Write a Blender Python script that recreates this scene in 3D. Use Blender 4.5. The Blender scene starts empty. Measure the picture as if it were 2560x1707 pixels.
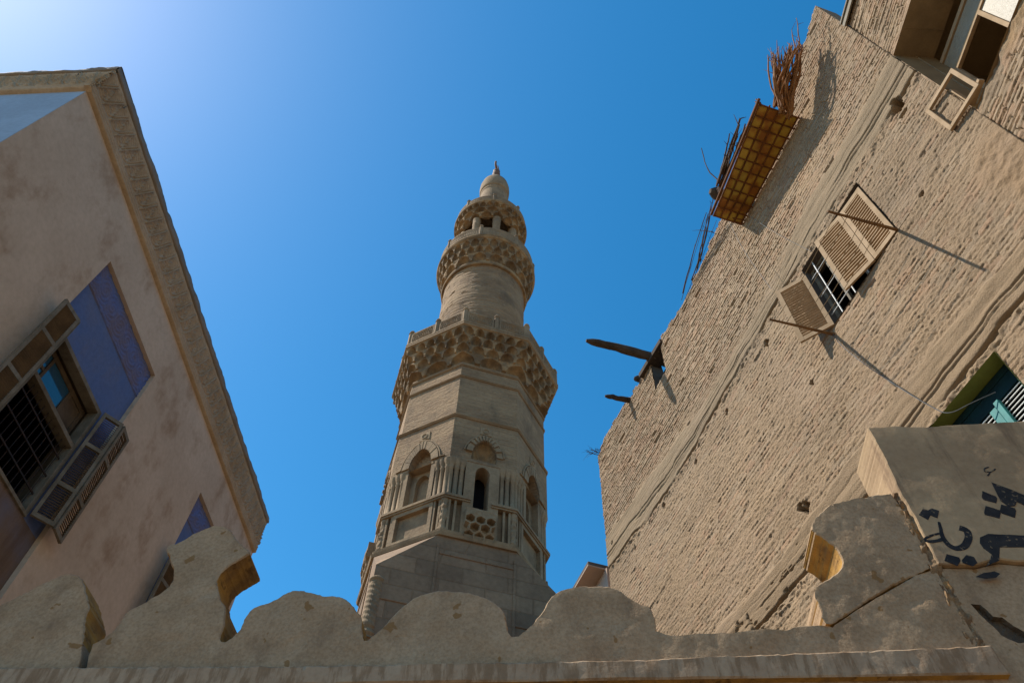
import bpy, bmesh, math, random
import numpy as np
from mathutils import Vector, Matrix, noise
from mathutils.geometry import delaunay_2d_cdt

scene = bpy.context.scene
C = scene.collection
rad = math.radians
random.seed(7)
GZ = -1.65                      # ground level; z = 0 is eye height

# ------------------------------------------------------------------ camera, light, exposure
cam = bpy.data.cameras.new('camera')
cam.sensor_width = 36.0
cam.lens = 1900 / 2560 * 36
cam.clip_start = 0.05
cam.clip_end = 5000
camo = bpy.data.objects.new('camera', cam)
C.objects.link(camo)
camo.matrix_world = Matrix(((0.9988, -0.0486, 0.0, 0), (-0.0402, -0.8251, -0.5635, 0), (0.0274, 0.5628, -0.8261, 0), (0, 0, 0, 1)))
scene.camera = camo

SUN_AZ, SUN_EL = rad(-84.3), rad(54.5)
sdir = Vector((math.sin(SUN_AZ) * math.cos(SUN_EL), math.cos(SUN_AZ) * math.cos(SUN_EL), math.sin(SUN_EL)))
sl = bpy.data.lights.new('sun', 'SUN')
sl.energy = 5.0
sl.angle = rad(0.5)
sl.color = (1.0, 0.94, 0.84)
so = bpy.data.objects.new('sun', sl)
so.rotation_euler = sdir.to_track_quat('Z', 'Y').to_euler()
C.objects.link(so)

world = bpy.data.worlds.new('World')
scene.world = world
world.use_nodes = True
wn = world.node_tree
wn.nodes.clear()
sky = wn.nodes.new('ShaderNodeTexSky')
sky.sky_type = 'NISHITA'
sky.sun_disc = False
sky.sun_elevation = SUN_EL
sky.sun_rotation = SUN_AZ
sky.altitude = 0
sky.air_density = 1.0
sky.dust_density = 0.3
sky.ozone_density = 3.0
bg = wn.nodes.new('ShaderNodeBackground')
bg.inputs['Strength'].default_value = 0.094
out = wn.nodes.new('ShaderNodeOutputWorld')
hs = wn.nodes.new('ShaderNodeHueSaturation')
hs.inputs['Saturation'].default_value = 1.36
hs.inputs['Hue'].default_value = 0.488
hs.inputs['Value'].default_value = 1.5
wn.links.new(sky.outputs[0], hs.inputs['Color'])
wn.links.new(hs.outputs[0], bg.inputs[0])
wn.links.new(bg.outputs[0], out.inputs[0])

scene.view_settings.view_transform = 'Standard'
scene.view_settings.look = 'None'
scene.view_settings.exposure = 0.5
scene.view_settings.gamma = 1.0

# ------------------------------------------------------------------ materials
def nd(nt, t, **kw):
    n = nt.nodes.new(t)
    for k, v in kw.items():
        setattr(n, k, v)
    return n

def mat(name, base, var=None, nscale=2.5, rough=0.92, bump=0.25, bscale=40, bdist=0.01, stain=None, stain_amt=0.5,
        stain_map=(5, 5, 0.5), stain_lo=0.5, stain_hi=0.72, spot=None, spot_scale=6, spot_lo=0.66, attr=None, brick=None, spec=0.2,
        map_scale=(1, 1, 1), metallic=0.0, big=0.12):
    m = bpy.data.materials.new(name)
    m.use_nodes = True
    nt = m.node_tree
    L = nt.links
    bs = nt.nodes['Principled BSDF']
    bs.inputs['Roughness'].default_value = rough
    bs.inputs['Specular IOR Level'].default_value = spec
    bs.inputs['Metallic'].default_value = metallic
    tc = nd(nt, 'ShaderNodeTexCoord')
    mp = nd(nt, 'ShaderNodeMapping')
    mp.inputs['Scale'].default_value = map_scale
    L.new(tc.outputs['Object'], mp.inputs['Vector'])
    co = mp.outputs[0]

    def noise_(scale, detail=6, rough_=0.6, vec=co):
        n = nd(nt, 'ShaderNodeTexNoise')
        n.inputs['Scale'].default_value = scale
        n.inputs['Detail'].default_value = detail
        n.inputs['Roughness'].default_value = rough_
        L.new(vec, n.inputs['Vector'])
        return n.outputs['Fac']

    def ramp(fac, lo, hi):
        r = nd(nt, 'ShaderNodeMapRange')
        r.interpolation_type = 'SMOOTHSTEP'
        r.inputs['From Min'].default_value = lo
        r.inputs['From Max'].default_value = hi
        L.new(fac, r.inputs['Value'])
        return r.outputs[0]

    def mix(fac, a, b, mode='MIX'):
        x = nd(nt, 'ShaderNodeMix', data_type='RGBA', blend_type=mode)
        for s, v in ((x.inputs['Factor'], fac), (x.inputs[6], a), (x.inputs[7], b)):
            if isinstance(v, (int, float)):
                s.default_value = v
            elif isinstance(v, tuple):
                s.default_value = (*v, 1) if len(v) == 3 else v
            else:
                L.new(v, s)
        return x.outputs[2]

    def mul(a, k):
        x = nd(nt, 'ShaderNodeMath', operation='MULTIPLY')
        L.new(a, x.inputs[0])
        if isinstance(k, (int, float)):
            x.inputs[1].default_value = k
        else:
            L.new(k, x.inputs[1])
        return x.outputs[0]

    if attr:
        at = nd(nt, 'ShaderNodeVertexColor', layer_name=attr)
        col = mix(1.0, at.outputs[0], base, 'MULTIPLY')
    else:
        col = base
    if var:
        col = mix(ramp(noise_(nscale, 8), 0.35, 0.65), col, var)
    fine = noise_(nscale * 14, 4)
    col = mix(mul(ramp(fine, 0.3, 0.75), big * 2), col, mix(1.0, col, (0.55, 0.52, 0.48), 'MULTIPLY'))
    if stain:
        m2 = nd(nt, 'ShaderNodeMapping')
        m2.inputs['Scale'].default_value = stain_map
        L.new(tc.outputs['Object'], m2.inputs['Vector'])
        s = ramp(noise_(1.0, 7, 0.65, m2.outputs[0]), stain_lo, stain_hi)
        col = mix(mul(s, stain_amt), col, stain)
    if spot:
        s = ramp(noise_(spot_scale, 3, 0.45), spot_lo, spot_lo + 0.015)
        col = mix(mul(s, 0.8), col, spot)
    hgt = noise_(bscale, 5, 0.65)
    if brick:
        uv = nd(nt, 'ShaderNodeUVMap')
        br = nd(nt, 'ShaderNodeTexBrick')
        L.new(uv.outputs[0], br.inputs['Vector'])
        br.inputs['Scale'].default_value = 1.0
        br.inputs['Brick Width'].default_value = brick[0]
        br.inputs['Row Height'].default_value = brick[1]
        br.inputs['Mortar Size'].default_value = brick[2]
        br.inputs['Mortar Smooth'].default_value = 0.6
        br.inputs['Bias'].default_value = 0.0
        br.inputs['Color1'].default_value = (0.72, 0.72, 0.72, 1)
        br.inputs['Color2'].default_value = (1.15, 1.12, 1.08, 1)
        br.inputs['Mortar'].default_value = (0.8, 0.76, 0.7, 1)
        col = mix(brick[3], col, mix(1.0, col, br.outputs['Color'], 'MULTIPLY'))
        inv = nd(nt, 'ShaderNodeMath', operation='MULTIPLY_ADD')
        L.new(br.outputs['Fac'], inv.inputs[0])
        inv.inputs[1].default_value = -(brick[4] if len(brick) > 4 else 0.6)
        L.new(hgt, inv.inputs[2])
        hgt = inv.outputs[0]
    L.new(col, bs.inputs['Base Color']) if not isinstance(col, tuple) else None
    if bump:
        b = nd(nt, 'ShaderNodeBump')
        b.inputs['Strength'].default_value = bump
        b.inputs['Distance'].default_value = bdist
        L.new(hgt, b.inputs['Height'])
        L.new(b.outputs[0], bs.inputs['Normal'])
    return m

MT = {}
MT['brick'] = mat('mud_brick', (0.275, 0.193, 0.119), None, nscale=1.2, bump=0.8, bscale=42, bdist=0.016, attr='tint', stain=(0.30, 0.21, 0.14), stain_amt=0.35, stain_map=(0.6, 0.6, 0.6))
MT['stone'] = mat('minaret_stone', (0.35, 0.23, 0.128), (0.265, 0.168, 0.093), nscale=0.6, bump=0.8, bscale=5, bdist=0.06, map_scale=(1, 1, 2.6), stain=(0.12, 0.083, 0.052), stain_amt=0.75, stain_map=(0.8, 0.8, 0.5), brick=(0.62, 0.21, 0.012, 0.30, 0.3), big=0.24)
MT['stone_carved'] = mat('minaret_carved_stone', (0.325, 0.222, 0.128), (0.235, 0.157, 0.09), nscale=0.9, bump=0.5, bscale=14, bdist=0.03, big=0.2, stain=(0.13, 0.09, 0.055), stain_amt=0.7, stain_map=(1.6, 1.6, 0.9))
MT['stone_ochre'] = mat('minaret_niche_stone', (0.36, 0.23, 0.115), (0.17, 0.11, 0.06), nscale=1.6, stain=(0.10, 0.07, 0.045), stain_amt=0.7, stain_map=(1.8, 1.8, 1.8), bump=0.5, bscale=14, bdist=0.03, big=0.2)
MT['stone_block'] = mat('minaret_block_stone', (0.30, 0.195, 0.118), (0.225, 0.142, 0.086), nscale=0.6, bump=0.6, bscale=7, bdist=0.04, brick=(1.15, 0.52, 0.026, 0.8), big=0.2, stain=(0.17, 0.13, 0.095), stain_amt=0.5, stain_map=(0.5, 0.5, 0.25))
MT['plaster'] = mat('pink_plaster', (0.60, 0.46, 0.335), (0.53, 0.40, 0.285), nscale=0.9, bump=0.3, bscale=30, bdist=0.006, stain=(0.25, 0.13, 0.055), stain_amt=0.75, stain_map=(2.2, 1.6, 1.1), stain_lo=0.48, stain_hi=0.80, big=0.12)
MT['frieze'] = mat('ochre_frieze', (0.48, 0.365, 0.245), (0.40, 0.29, 0.18), nscale=1.5, bump=0.35, bscale=40, bdist=0.01, big=0.2)
MT['coping'] = mat('grey_coping', (0.26, 0.215, 0.17), (0.20, 0.165, 0.13), nscale=2, bump=0.5, bscale=18, bdist=0.02)
MT['blue'] = mat('blue_wash', (0.105, 0.160, 0.33), (0.145, 0.175, 0.29), nscale=1.1, bump=0.3, bscale=30, bdist=0.006, stain=(0.19, 0.155, 0.17), stain_amt=0.5, stain_map=(2.2, 2.2, 0.7), big=0.14)
MT['blue_carved'] = mat('faded_blue_relief', (0.12, 0.165, 0.36), (0.17, 0.15, 0.21), nscale=2.2, bump=0.3, bscale=30, bdist=0.006, big=0.18)
MT['blue_faded'] = mat('faded_blue_stained', (0.15, 0.135, 0.16), (0.20, 0.13, 0.085), nscale=1.1, bump=0.3, bscale=30, bdist=0.006, stain=(0.11, 0.065, 0.04), stain_amt=0.7, stain_map=(3.0, 3.0, 0.5), stain_lo=0.42, stain_hi=0.7)
MT['blue_grey'] = mat('blue_grey_paint', (0.33, 0.42, 0.52), (0.29, 0.365, 0.45), nscale=1.3, bump=0.2, bscale=30, bdist=0.006, big=0.1)
MT['lime'] = mat('lime_plaster', (0.43, 0.295, 0.178), (0.36, 0.238, 0.138), nscale=3.4, bump=0.6, bscale=38, bdist=0.009, stain=(0.17, 0.10, 0.055), stain_amt=0.65, stain_map=(3.2, 3.2, 1.6), stain_lo=0.52, stain_hi=0.75, spot=(0.22, 0.11, 0.035), spot_scale=6.5, spot_lo=0.675, big=0.3)
MT['drip'] = mat('drip_stained_plaster', (0.42, 0.30, 0.195), (0.36, 0.245, 0.155), nscale=2.5, bump=0.4, bscale=40, bdist=0.008, stain=(0.17, 0.095, 0.045), stain_amt=0.6, stain_map=(16, 16, 3.4), stain_lo=0.44, stain_hi=0.60, big=0.15)
MT['ochre'] = mat('bare_ochre_edge', (0.46, 0.25, 0.058), (0.22, 0.125, 0.05), nscale=4, bump=0.6, bscale=30, bdist=0.012, stain=(0.10, 0.05, 0.02), stain_amt=0.7, stain_map=(14, 6, 14), stain_lo=0.56, stain_hi=0.66)
MT['pierplaster'] = mat('pier_plaster', (0.41, 0.285, 0.165), (0.33, 0.222, 0.128), nscale=1.7, bump=0.35, bscale=40, bdist=0.006, stain=(0.13, 0.08, 0.05), stain_amt=0.6, stain_map=(5, 5, 0.9), stain_lo=0.52, stain_hi=0.7, spot=(0.14, 0.08, 0.04), spot_scale=6, spot_lo=0.74, big=0.16)
MT['joint'] = mat('broken_plaster_joint', (0.30, 0.195, 0.105), (0.15, 0.09, 0.05), nscale=9, bump=0.6, bscale=50, bdist=0.008, spot=(0.30, 0.15, 0.05), spot_scale=14, spot_lo=0.62, big=0.3)
MT['rubble'] = mat('bare_rubble', (0.13, 0.095, 0.065), (0.075, 0.055, 0.04), nscale=6, bump=1.0, bscale=25, bdist=0.03)
MT['black_paint'] = mat('black_paint', (0.012, 0.013, 0.016), (0.028, 0.026, 0.026), nscale=9, spot=(0.17, 0.12, 0.07), spot_scale=38, spot_lo=0.64, bump=0.1, bscale=60, rough=0.6)
MT['cream_wood'] = mat('cream_painted_wood', (0.41, 0.285, 0.175), (0.33, 0.225, 0.132), nscale=5, rough=0.9, bump=0.2, bscale=50, bdist=0.003, stain=(0.24, 0.16, 0.09), stain_amt=0.4, stain_map=(7, 7, 2), spec=0.08)
MT['gloss_cream'] = mat('gloss_cream_paint', (0.30, 0.25, 0.175), (0.26, 0.215, 0.15), nscale=4, rough=0.5, bump=0.8, bscale=22, bdist=0.012, spec=0.35)
MT['brown_board'] = mat('brown_ceiling_board', (0.27, 0.185, 0.095), (0.215, 0.145, 0.075), nscale=2.5, rough=0.6, bump=0.15, bscale=30, bdist=0.003, spec=0.3)
MT['grey_wood'] = mat('weathered_grey_wood', (0.22, 0.185, 0.135), (0.15, 0.12, 0.08), nscale=3, rough=0.8, bump=0.4, bscale=50, bdist=0.004, stain=(0.08, 0.055, 0.03), stain_amt=0.6, stain_map=(12, 12, 2))
MT['slat_brown'] = mat('brown_slats', (0.14, 0.095, 0.055), (0.09, 0.062, 0.038), nscale=4, rough=0.8, bump=0.3, bscale=50, bdist=0.004)
MT['frame_brown'] = mat('brown_window_wood', (0.12, 0.082, 0.048), (0.075, 0.052, 0.032), nscale=4, rough=0.7, bump=0.3, bscale=50, bdist=0.004)
MT['dark'] = mat('dark_room', (0.010, 0.010, 0.011), None, rough=1.0, bump=0)  # near-black colour stands in for the darkness of unlit interiors
MT['iron'] = mat('dark_iron', (0.022, 0.018, 0.016), (0.045, 0.025, 0.015), nscale=14, rough=0.7, bump=0.3, bscale=80, bdist=0.002)
MT['white_bar'] = mat('white_painted_bar', (0.6, 0.58, 0.54), (0.5, 0.48, 0.44), nscale=10, rough=0.5, bump=0.1, bscale=60, bdist=0.002)
MT['teal'] = mat('teal_paint', (0.045, 0.23, 0.21), (0.035, 0.17, 0.16), nscale=5, rough=0.6, bump=0.3, bscale=40, bdist=0.003, spot=(0.20, 0.09, 0.04), spot_scale=9, spot_lo=0.66)
MT['teal_shaded'] = mat('shaded_teal_wood', (0.006, 0.028, 0.03), (0.005, 0.018, 0.02), nscale=5, rough=0.7, bump=0.2, bscale=40, bdist=0.003)  # teal darkened: shade inside the reveal is put into the colour
MT['pale_slat'] = mat('pale_slats', (0.62, 0.62, 0.58), (0.5, 0.5, 0.46), nscale=6, rough=0.6, bump=0.2, bscale=40, bdist=0.003)
MT['olive'] = mat('olive_reveal', (0.19, 0.20, 0.045), (0.14, 0.155, 0.035), nscale=1.6, rough=0.8, bump=0.2, bscale=40, bdist=0.004)
MT['log'] = mat('weathered_log', (0.085, 0.06, 0.042), (0.05, 0.036, 0.026), nscale=4, rough=0.95, bump=0.8, bscale=25, bdist=0.015)
MT['twig'] = mat('dry_palm_stalk', (0.30, 0.12, 0.03), (0.17, 0.07, 0.022), nscale=6, rough=0.8, bump=0.4, bscale=40, bdist=0.006)
MT['stick'] = mat('dark_dry_stick', (0.10, 0.06, 0.04), (0.06, 0.038, 0.027), nscale=6, rough=0.85, bump=0.4, bscale=40, bdist=0.006)
MT['pole'] = mat('brown_pole_wood', (0.22, 0.12, 0.05), (0.12, 0.065, 0.03), nscale=8, rough=0.8, bump=0.6, bscale=50, bdist=0.006)
MT['cord'] = mat('tan_cord', (0.35, 0.26, 0.16), None, rough=0.9, bump=0)
MT['cable'] = mat('grey_cable', (0.10, 0.10, 0.10), None, rough=0.6, bump=0)
MT['neighbour'] = mat('pinkish_render', (0.46, 0.33, 0.25), (0.42, 0.30, 0.225), nscale=1.4, bump=0.15, bscale=25, bdist=0.005, big=0.06)
MT['concrete'] = mat('dark_concrete', (0.12, 0.10, 0.085), (0.085, 0.072, 0.062), nscale=2, bump=0.4, bscale=20, bdist=0.01)
MT['ground'] = mat('dusty_ground', (0.26, 0.195, 0.125), (0.205, 0.152, 0.10), nscale=0.6, bump=0.5, bscale=6, bdist=0.03)
MT['rust'] = mat('rusty_iron', (0.20, 0.075, 0.022), (0.11, 0.045, 0.016), nscale=10, rough=0.85, bump=0.5, bscale=40, bdist=0.004)
MT['bronze'] = mat('copper_finial', (0.20, 0.105, 0.06), (0.13, 0.075, 0.05), nscale=5, rough=0.75, bump=0.2, bscale=10)

def glass_mat(name, col, rough=0.05):
    m = bpy.data.materials.new(name)
    m.use_nodes = True
    b = m.node_tree.nodes['Principled BSDF']
    b.inputs['Base Color'].default_value = (*col, 1)
    b.inputs['Roughness'].default_value = rough
    b.inputs['Specular IOR Level'].default_value = 0.9
    b.inputs['IOR'].default_value = 1.6
    return m
MT['glass'] = glass_mat('dark_blue_glass', (0.02, 0.08, 0.14))

def panel_yellow():
    m = bpy.data.materials.new('yellow_translucent_sheet')
    m.use_nodes = True
    nt = m.node_tree
    b = nt.nodes['Principled BSDF']
    tc = nd(nt, 'ShaderNodeTexCoord')
    n = nd(nt, 'ShaderNodeTexNoise')
    n.inputs['Scale'].default_value = 3.2
    n.inputs['Detail'].default_value = 6
    nt.links.new(tc.outputs['Object'], n.inputs['Vector'])
    r = nd(nt, 'ShaderNodeValToRGB')
    e = r.color_ramp.elements
    e[0].position, e[0].color = 0.38, (0.34, 0.13, 0.015, 1)
    e[1].position, e[1].color = 0.58, (0.50, 0.34, 0.05, 1)
    x = r.color_ramp.elements.new(0.50)
    x.color = (0.46, 0.27, 0.035, 1)
    nt.links.new(n.outputs['Fac'], r.inputs[0])
    nt.links.new(r.outputs[0], b.inputs['Base Color'])
    b.inputs['Roughness'].default_value = 0.6
    tr = nd(nt, 'ShaderNodeBsdfTranslucent')
    nt.links.new(r.outputs[0], tr.inputs['Color'])
    mx = nd(nt, 'ShaderNodeMixShader')
    mx.inputs[0].default_value = 0.17
    nt.links.new(b.outputs[0], mx.inputs[1])
    nt.links.new(tr.outputs[0], mx.inputs[2])
    nt.links.new(mx.outputs[0], nt.nodes['Material Output'].inputs[0])
    return m
MT['yellow'] = panel_yellow()

# ------------------------------------------------------------------ object helpers
def tag(o, label=None, cat=None, group=None, kind=None):
    if label: o['label'] = label
    if cat: o['category'] = cat
    if group: o['group'] = group
    if kind: o['kind'] = kind
    return o

def thing(name, loc, label, cat, group=None):
    o = bpy.data.objects.new(name, None)
    o.empty_display_size = 0.3
    o.location = loc
    C.objects.link(o)
    return tag(o, label, cat, group)

def wloc(o):
    v = Vector((0, 0, 0))
    while o is not None:
        v += o.location
        o = o.parent
    return v

class MB:
    """collects geometry in world coordinates; build() links it as one mesh object"""
    def __init__(s):
        s.v, s.f, s.mi, s.uv, s.sm = [], [], [], None, []
    def add(s, vs, fs, mi=0, sm=False):
        k = len(s.v)
        s.v += [tuple(v) for v in vs]
        s.f += [tuple(i + k for i in f) for f in fs]
        s.mi += [mi] * len(fs)
        s.sm += [sm] * len(fs)
    def box(s, fr, u0, u1, w0, w1, z0, z1, mi=0):
        p = [fr(u, w, z) for z in (z0, z1) for (u, w) in ((u0, w0), (u1, w0), (u1, w1), (u0, w1))]
        s.add(p, [(0, 3, 2, 1), (4, 5, 6, 7), (0, 1, 5, 4), (1, 2, 6, 5), (2, 3, 7, 6), (3, 0, 4, 7)], mi)
    def tube(s, pts, rads, n=8, mi=0, wob=0.0, seed=0):
        pts = [Vector(p) for p in pts]
        if isinstance(rads, (int, float)): rads = [rads] * len(pts)
        vs, fs = [], []
        for i, p in enumerate(pts):
            t = (pts[min(i + 1, len(pts) - 1)] - pts[max(i - 1, 0)]).normalized()
            a = t.orthogonal().normalized() if i == 0 else (a - t * a.dot(t)).normalized()
            b = t.cross(a)
            for k in range(n):
                g = 2 * math.pi * k / n
                r = rads[i] * (1 + wob * noise.noise(Vector((k * 1.7 + seed, i * 0.6, seed * 3.1))))
                vs.append(p + (a * math.cos(g) + b * math.sin(g)) * r)
        for i in range(len(pts) - 1):
            for k in range(n):
                fs.append((i * n + k, i * n + (k + 1) % n, (i + 1) * n + (k + 1) % n, (i + 1) * n + k))
        fs.append(tuple(range(n))[::-1])
        fs.append(tuple((len(pts) - 1) * n + k for k in range(n)))
        s.add(vs, fs, mi)
    def build(s, name, mats, parent=None, bevel=0, smooth=False, tagkw=None):
        me = bpy.data.meshes.new(name)
        off = wloc(parent) if parent else (Vector(s.v[0]) if False else Vector((0, 0, 0)))
        me.from_pydata(s.v, [], s.f)
        if not isinstance(mats, (list, tuple)): mats = [mats]
        for m in mats: me.materials.append(m)
        me.polygons.foreach_set('material_index', s.mi)
        if s.uv is not None:
            ul = me.uv_layers.new(name='UVMap')
            li = np.zeros(len(me.loops), dtype=np.int32)
            me.loops.foreach_get('vertex_index', li)
            ul.data.foreach_set('uv', np.asarray(s.uv, dtype=np.float32)[li].ravel())
        if bevel:
            bm = bmesh.new(); bm.from_mesh(me)
            bmesh.ops.recalc_face_normals(bm, faces=bm.faces)
            bmesh.ops.bevel(bm, geom=bm.edges[:], offset=bevel, segments=1, affect='EDGES', clamp_overlap=True)
            bm.to_mesh(me); bm.free()
        if len(s.sm) == len(me.polygons) and not bevel and not smooth:
            me.polygons.foreach_set('use_smooth', s.sm)
        if smooth:
            me.polygons.foreach_set('use_smooth', [True] * len(me.polygons))
        me.update()
        o = bpy.data.objects.new(name, me)
        C.objects.link(o)
        if parent is not None:
            o.parent = parent
            o.location = -off
        if tagkw: tag(o, **tagkw)
        return o

class Fr:
    """upright wall frame: origin, along direction u, outward direction w"""
    def __init__(s, o, u, n):
        s.o = Vector((o[0], o[1], 0)); s.u = Vector((u[0], u[1], 0)).normalized(); s.n = Vector((n[0], n[1], 0)).normalized()
    def __call__(s, u, w, z):
        return s.o + s.u * u + s.n * w + Vector((0, 0, z))
    def sub(s, u, w, ang):
        """frame hinged at (u, w), its u direction turned by ang from the wall direction towards the outside"""
        c, d = math.cos(ang), math.sin(ang)
        return Fr(s(u, w, 0), s.u * c + s.n * d, s.n * c - s.u * d)

def pip(p, poly):
    x, y = p; r = False; n = len(poly); j = n - 1
    for i in range(n):
        xi, yi = poly[i]; xj, yj = poly[j]
        if (yi > y) != (yj > y) and x < (xj - xi) * (y - yi) / (yj - yi) + xi: r = not r
        j = i
    return r

def area2(l):
    return sum(l[i][0] * l[(i + 1) % len(l)][1] - l[(i + 1) % len(l)][0] * l[i][1] for i in range(len(l)))

def jag(loop, step, amp, seed=0, freq=14, keep=None):
    """subdivide a closed outline and roughen it; keep(p) True leaves a point where it is"""
    res = []
    n = len(loop)
    for i in range(n):
        a, b = Vector(loop[i]), Vector(loop[(i + 1) % n])
        k = max(1, int((b - a).length / step))
        d = (b - a).normalized(); nr = Vector((d.y, -d.x))
        for q in range(k):
            p = a.lerp(b, q / k)
            if not (keep and keep(p)):
                h = noise.noise(Vector((p.x * freq, p.y * freq, seed))) + 0.5 * noise.noise(Vector((p.x * freq * 3.1, p.y * freq * 3.1, seed + 5))) + 0.3 * noise.noise(Vector((p.x * freq * 8.3, p.y * freq * 8.3, seed + 7)))
                p = p + nr * h * amp
            res.append((p.x, p.y))
    return res

def smooth_loop(pts, n=4, closed=False):
    """Catmull-Rom through pts"""
    res = []
    m = len(pts)
    rng = range(m if closed else m - 1)
    for i in rng:
        p = [Vector(pts[(i + k) % m] if closed else pts[min(max(i + k, 0), m - 1)]) for k in (-1, 0, 1, 2)]
        for q in range(n):
            t = q / n
            r = 0.5 * ((2 * p[1]) + (p[2] - p[0]) * t + (2 * p[0] - 5 * p[1] + 4 * p[2] - p[3]) * t * t + (3 * p[1] - p[0] - 3 * p[2] + p[3]) * t ** 3)
            res.append((r.x, r.y))
    if not closed: res.append(tuple(pts[-1]))
    return res

def inset(loop, d, flat=None):
    n = len(loop); s = 1 if area2(loop) > 0 else -1
    res = []
    for i in range(n):
        a, b = Vector(loop[i - 1]), Vector(loop[(i + 1) % n])
        t = (b - a)
        t = t.normalized() if t.length > 1e-9 else Vector((1, 0))
        e = 0.0 if flat and flat(loop[i]) else d
        res.append((loop[i][0] - t.y * e * s, loop[i][1] + t.x * e * s))
    return res

def panel(mb, fr, outer, holes=(), w=0.0, t=0.1, step=None, disp=None, sides=True, back=True, rnd=0.0, flat=None, mi=0, side_mi=None, hole_mi=None, hole_t=None):
    """flat slab in a wall frame with outline and holes; front at w, thickness t; side_mi(nu, nz) picks the edge material"""
    if area2(outer) < 0: outer = outer[::-1]
    holes = [h if area2(h) < 0 else h[::-1] for h in holes]
    front = inset(outer, rnd, flat) if rnd else outer
    pts = [Vector(p) for p in front]; edges = []
    n0 = len(pts); edges += [(i, (i + 1) % n0) for i in range(n0)]
    for h in holes:
        k = len(pts); pts += [Vector(p) for p in h]
        edges += [(k + i, k + (i + 1) % len(h)) for i in range(len(h))]
    if step:
        us = [p[0] for p in outer]; zs = [p[1] for p in outer]
        nu, nz = int((max(us) - min(us)) / step), int((max(zs) - min(zs)) / step)
        for i in range(1, nu):
            for j in range(1, nz):
                p = (min(us) + (i + 0.5 * (j % 2)) * step, min(zs) + j * step)
                if pip(p, front) and not any(pip(p, h) for h in holes): pts.append(Vector(p))
    r = delaunay_2d_cdt(pts, edges, [], 0, 1e-5)
    V = [tuple(p) for p in r[0]]
    F = []
    for f in r[2]:
        c = (sum(V[i][0] for i in f) / 3, sum(V[i][1] for i in f) / 3)
        if pip(c, front) and not any(pip(c, h) for h in holes): F.append(tuple(f))
    dd = (lambda u, z: disp(u, z)) if disp else (lambda u, z: 0.0)
    flip = fr.u.cross(Vector((0, 0, 1))).dot(fr.n) < 0
    fl = (lambda f: f[::-1]) if flip else (lambda f: f)
    mb.add([fr(u, w + dd(u, z), z) for u, z in V], [fl(f) for f in F], mi, sm=bool(disp))
    if back:
        mb.add([fr(u, w - t, z) for u, z in V], [fl(f)[::-1] for f in F], mi)
    n = len(outer)
    if sides:
        for i in range(n):
            a, b = outer[i], outer[(i + 1) % n]
            d = Vector((b[0] - a[0], b[1] - a[1]))
            if d.length < 1e-7: continue
            d.normalize()
            m = side_mi(d.y, -d.x, a) if side_mi else mi
            fa, fb = front[i], front[(i + 1) % n]
            ra = -dd(*a) if flat and flat(a) else rnd
            rb = -dd(*b) if flat and flat(b) else rnd
            q = [fr(fa[0], w + dd(*fa), fa[1]), fr(fb[0], w + dd(*fb), fb[1]), fr(b[0], w - rb, b[1]), fr(a[0], w - ra, a[1]), fr(b[0], w - t, b[1]), fr(a[0], w - t, a[1])]
            if rnd:
                mb.add(q, [fl((3, 2, 1, 0))], mi)
                mb.add(q, [fl((5, 4, 2, 3))], m)
            else:
                mb.add([q[0], q[1], q[4], q[5]], [fl((3, 2, 1, 0))], m)
    for h in holes:
        ht = hole_t if hole_t else t
        for i in range(len(h)):
            a, b = h[i], h[(i + 1) % len(h)]
            mb.add([fr(a[0], w + dd(*a), a[1]), fr(b[0], w + dd(*b), b[1]), fr(b[0], w - ht, b[1]), fr(a[0], w - ht, a[1])], [fl((3, 2, 1, 0))], hole_mi if hole_mi is not None else mi)

def rect(u0, u1, z0, z1):
    return [(u0, z0), (u1, z0), (u1, z1), (u0, z1)]

def copy_tree(o, parent, shift):
    c = o.copy(); C.objects.link(c); c.parent = parent
    c.location = o.location + shift
    for ch in list(o.children):
        copy_tree(ch, c, Vector((0, 0, 0)))
    return c

# ------------------------------------------------------------------ numpy noise and height-field walls
def hsh(i, j, s=0.0):
    x = np.sin(i * 127.1 + j * 311.7 + s * 74.7) * 43758.5453
    return x - np.floor(x)

def vn(x, y, s=0.0):
    xi, yi = np.floor(x), np.floor(y)
    fx, fy = x - xi, y - yi
    fx, fy = fx * fx * (3 - 2 * fx), fy * fy * (3 - 2 * fy)
    return ((hsh(xi, yi, s) * (1 - fx) + hsh(xi + 1, yi, s) * fx) * (1 - fy) + (hsh(xi, yi + 1, s) * (1 - fx) + hsh(xi + 1, yi + 1, s) * fx) * fy) * 2 - 1

def fbm(x, y, s=0.0, o=4):
    r, a = 0, 1.0
    for k in range(o):
        r = r + a * vn(x * 2 ** k, y * 2 ** k, s + k * 3.3); a *= 0.5
    return r

def sstep(a, b, x):
    t = np.clip((x - a) / (b - a), 0, 1)
    return t * t * (3 - 2 * t)

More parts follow.
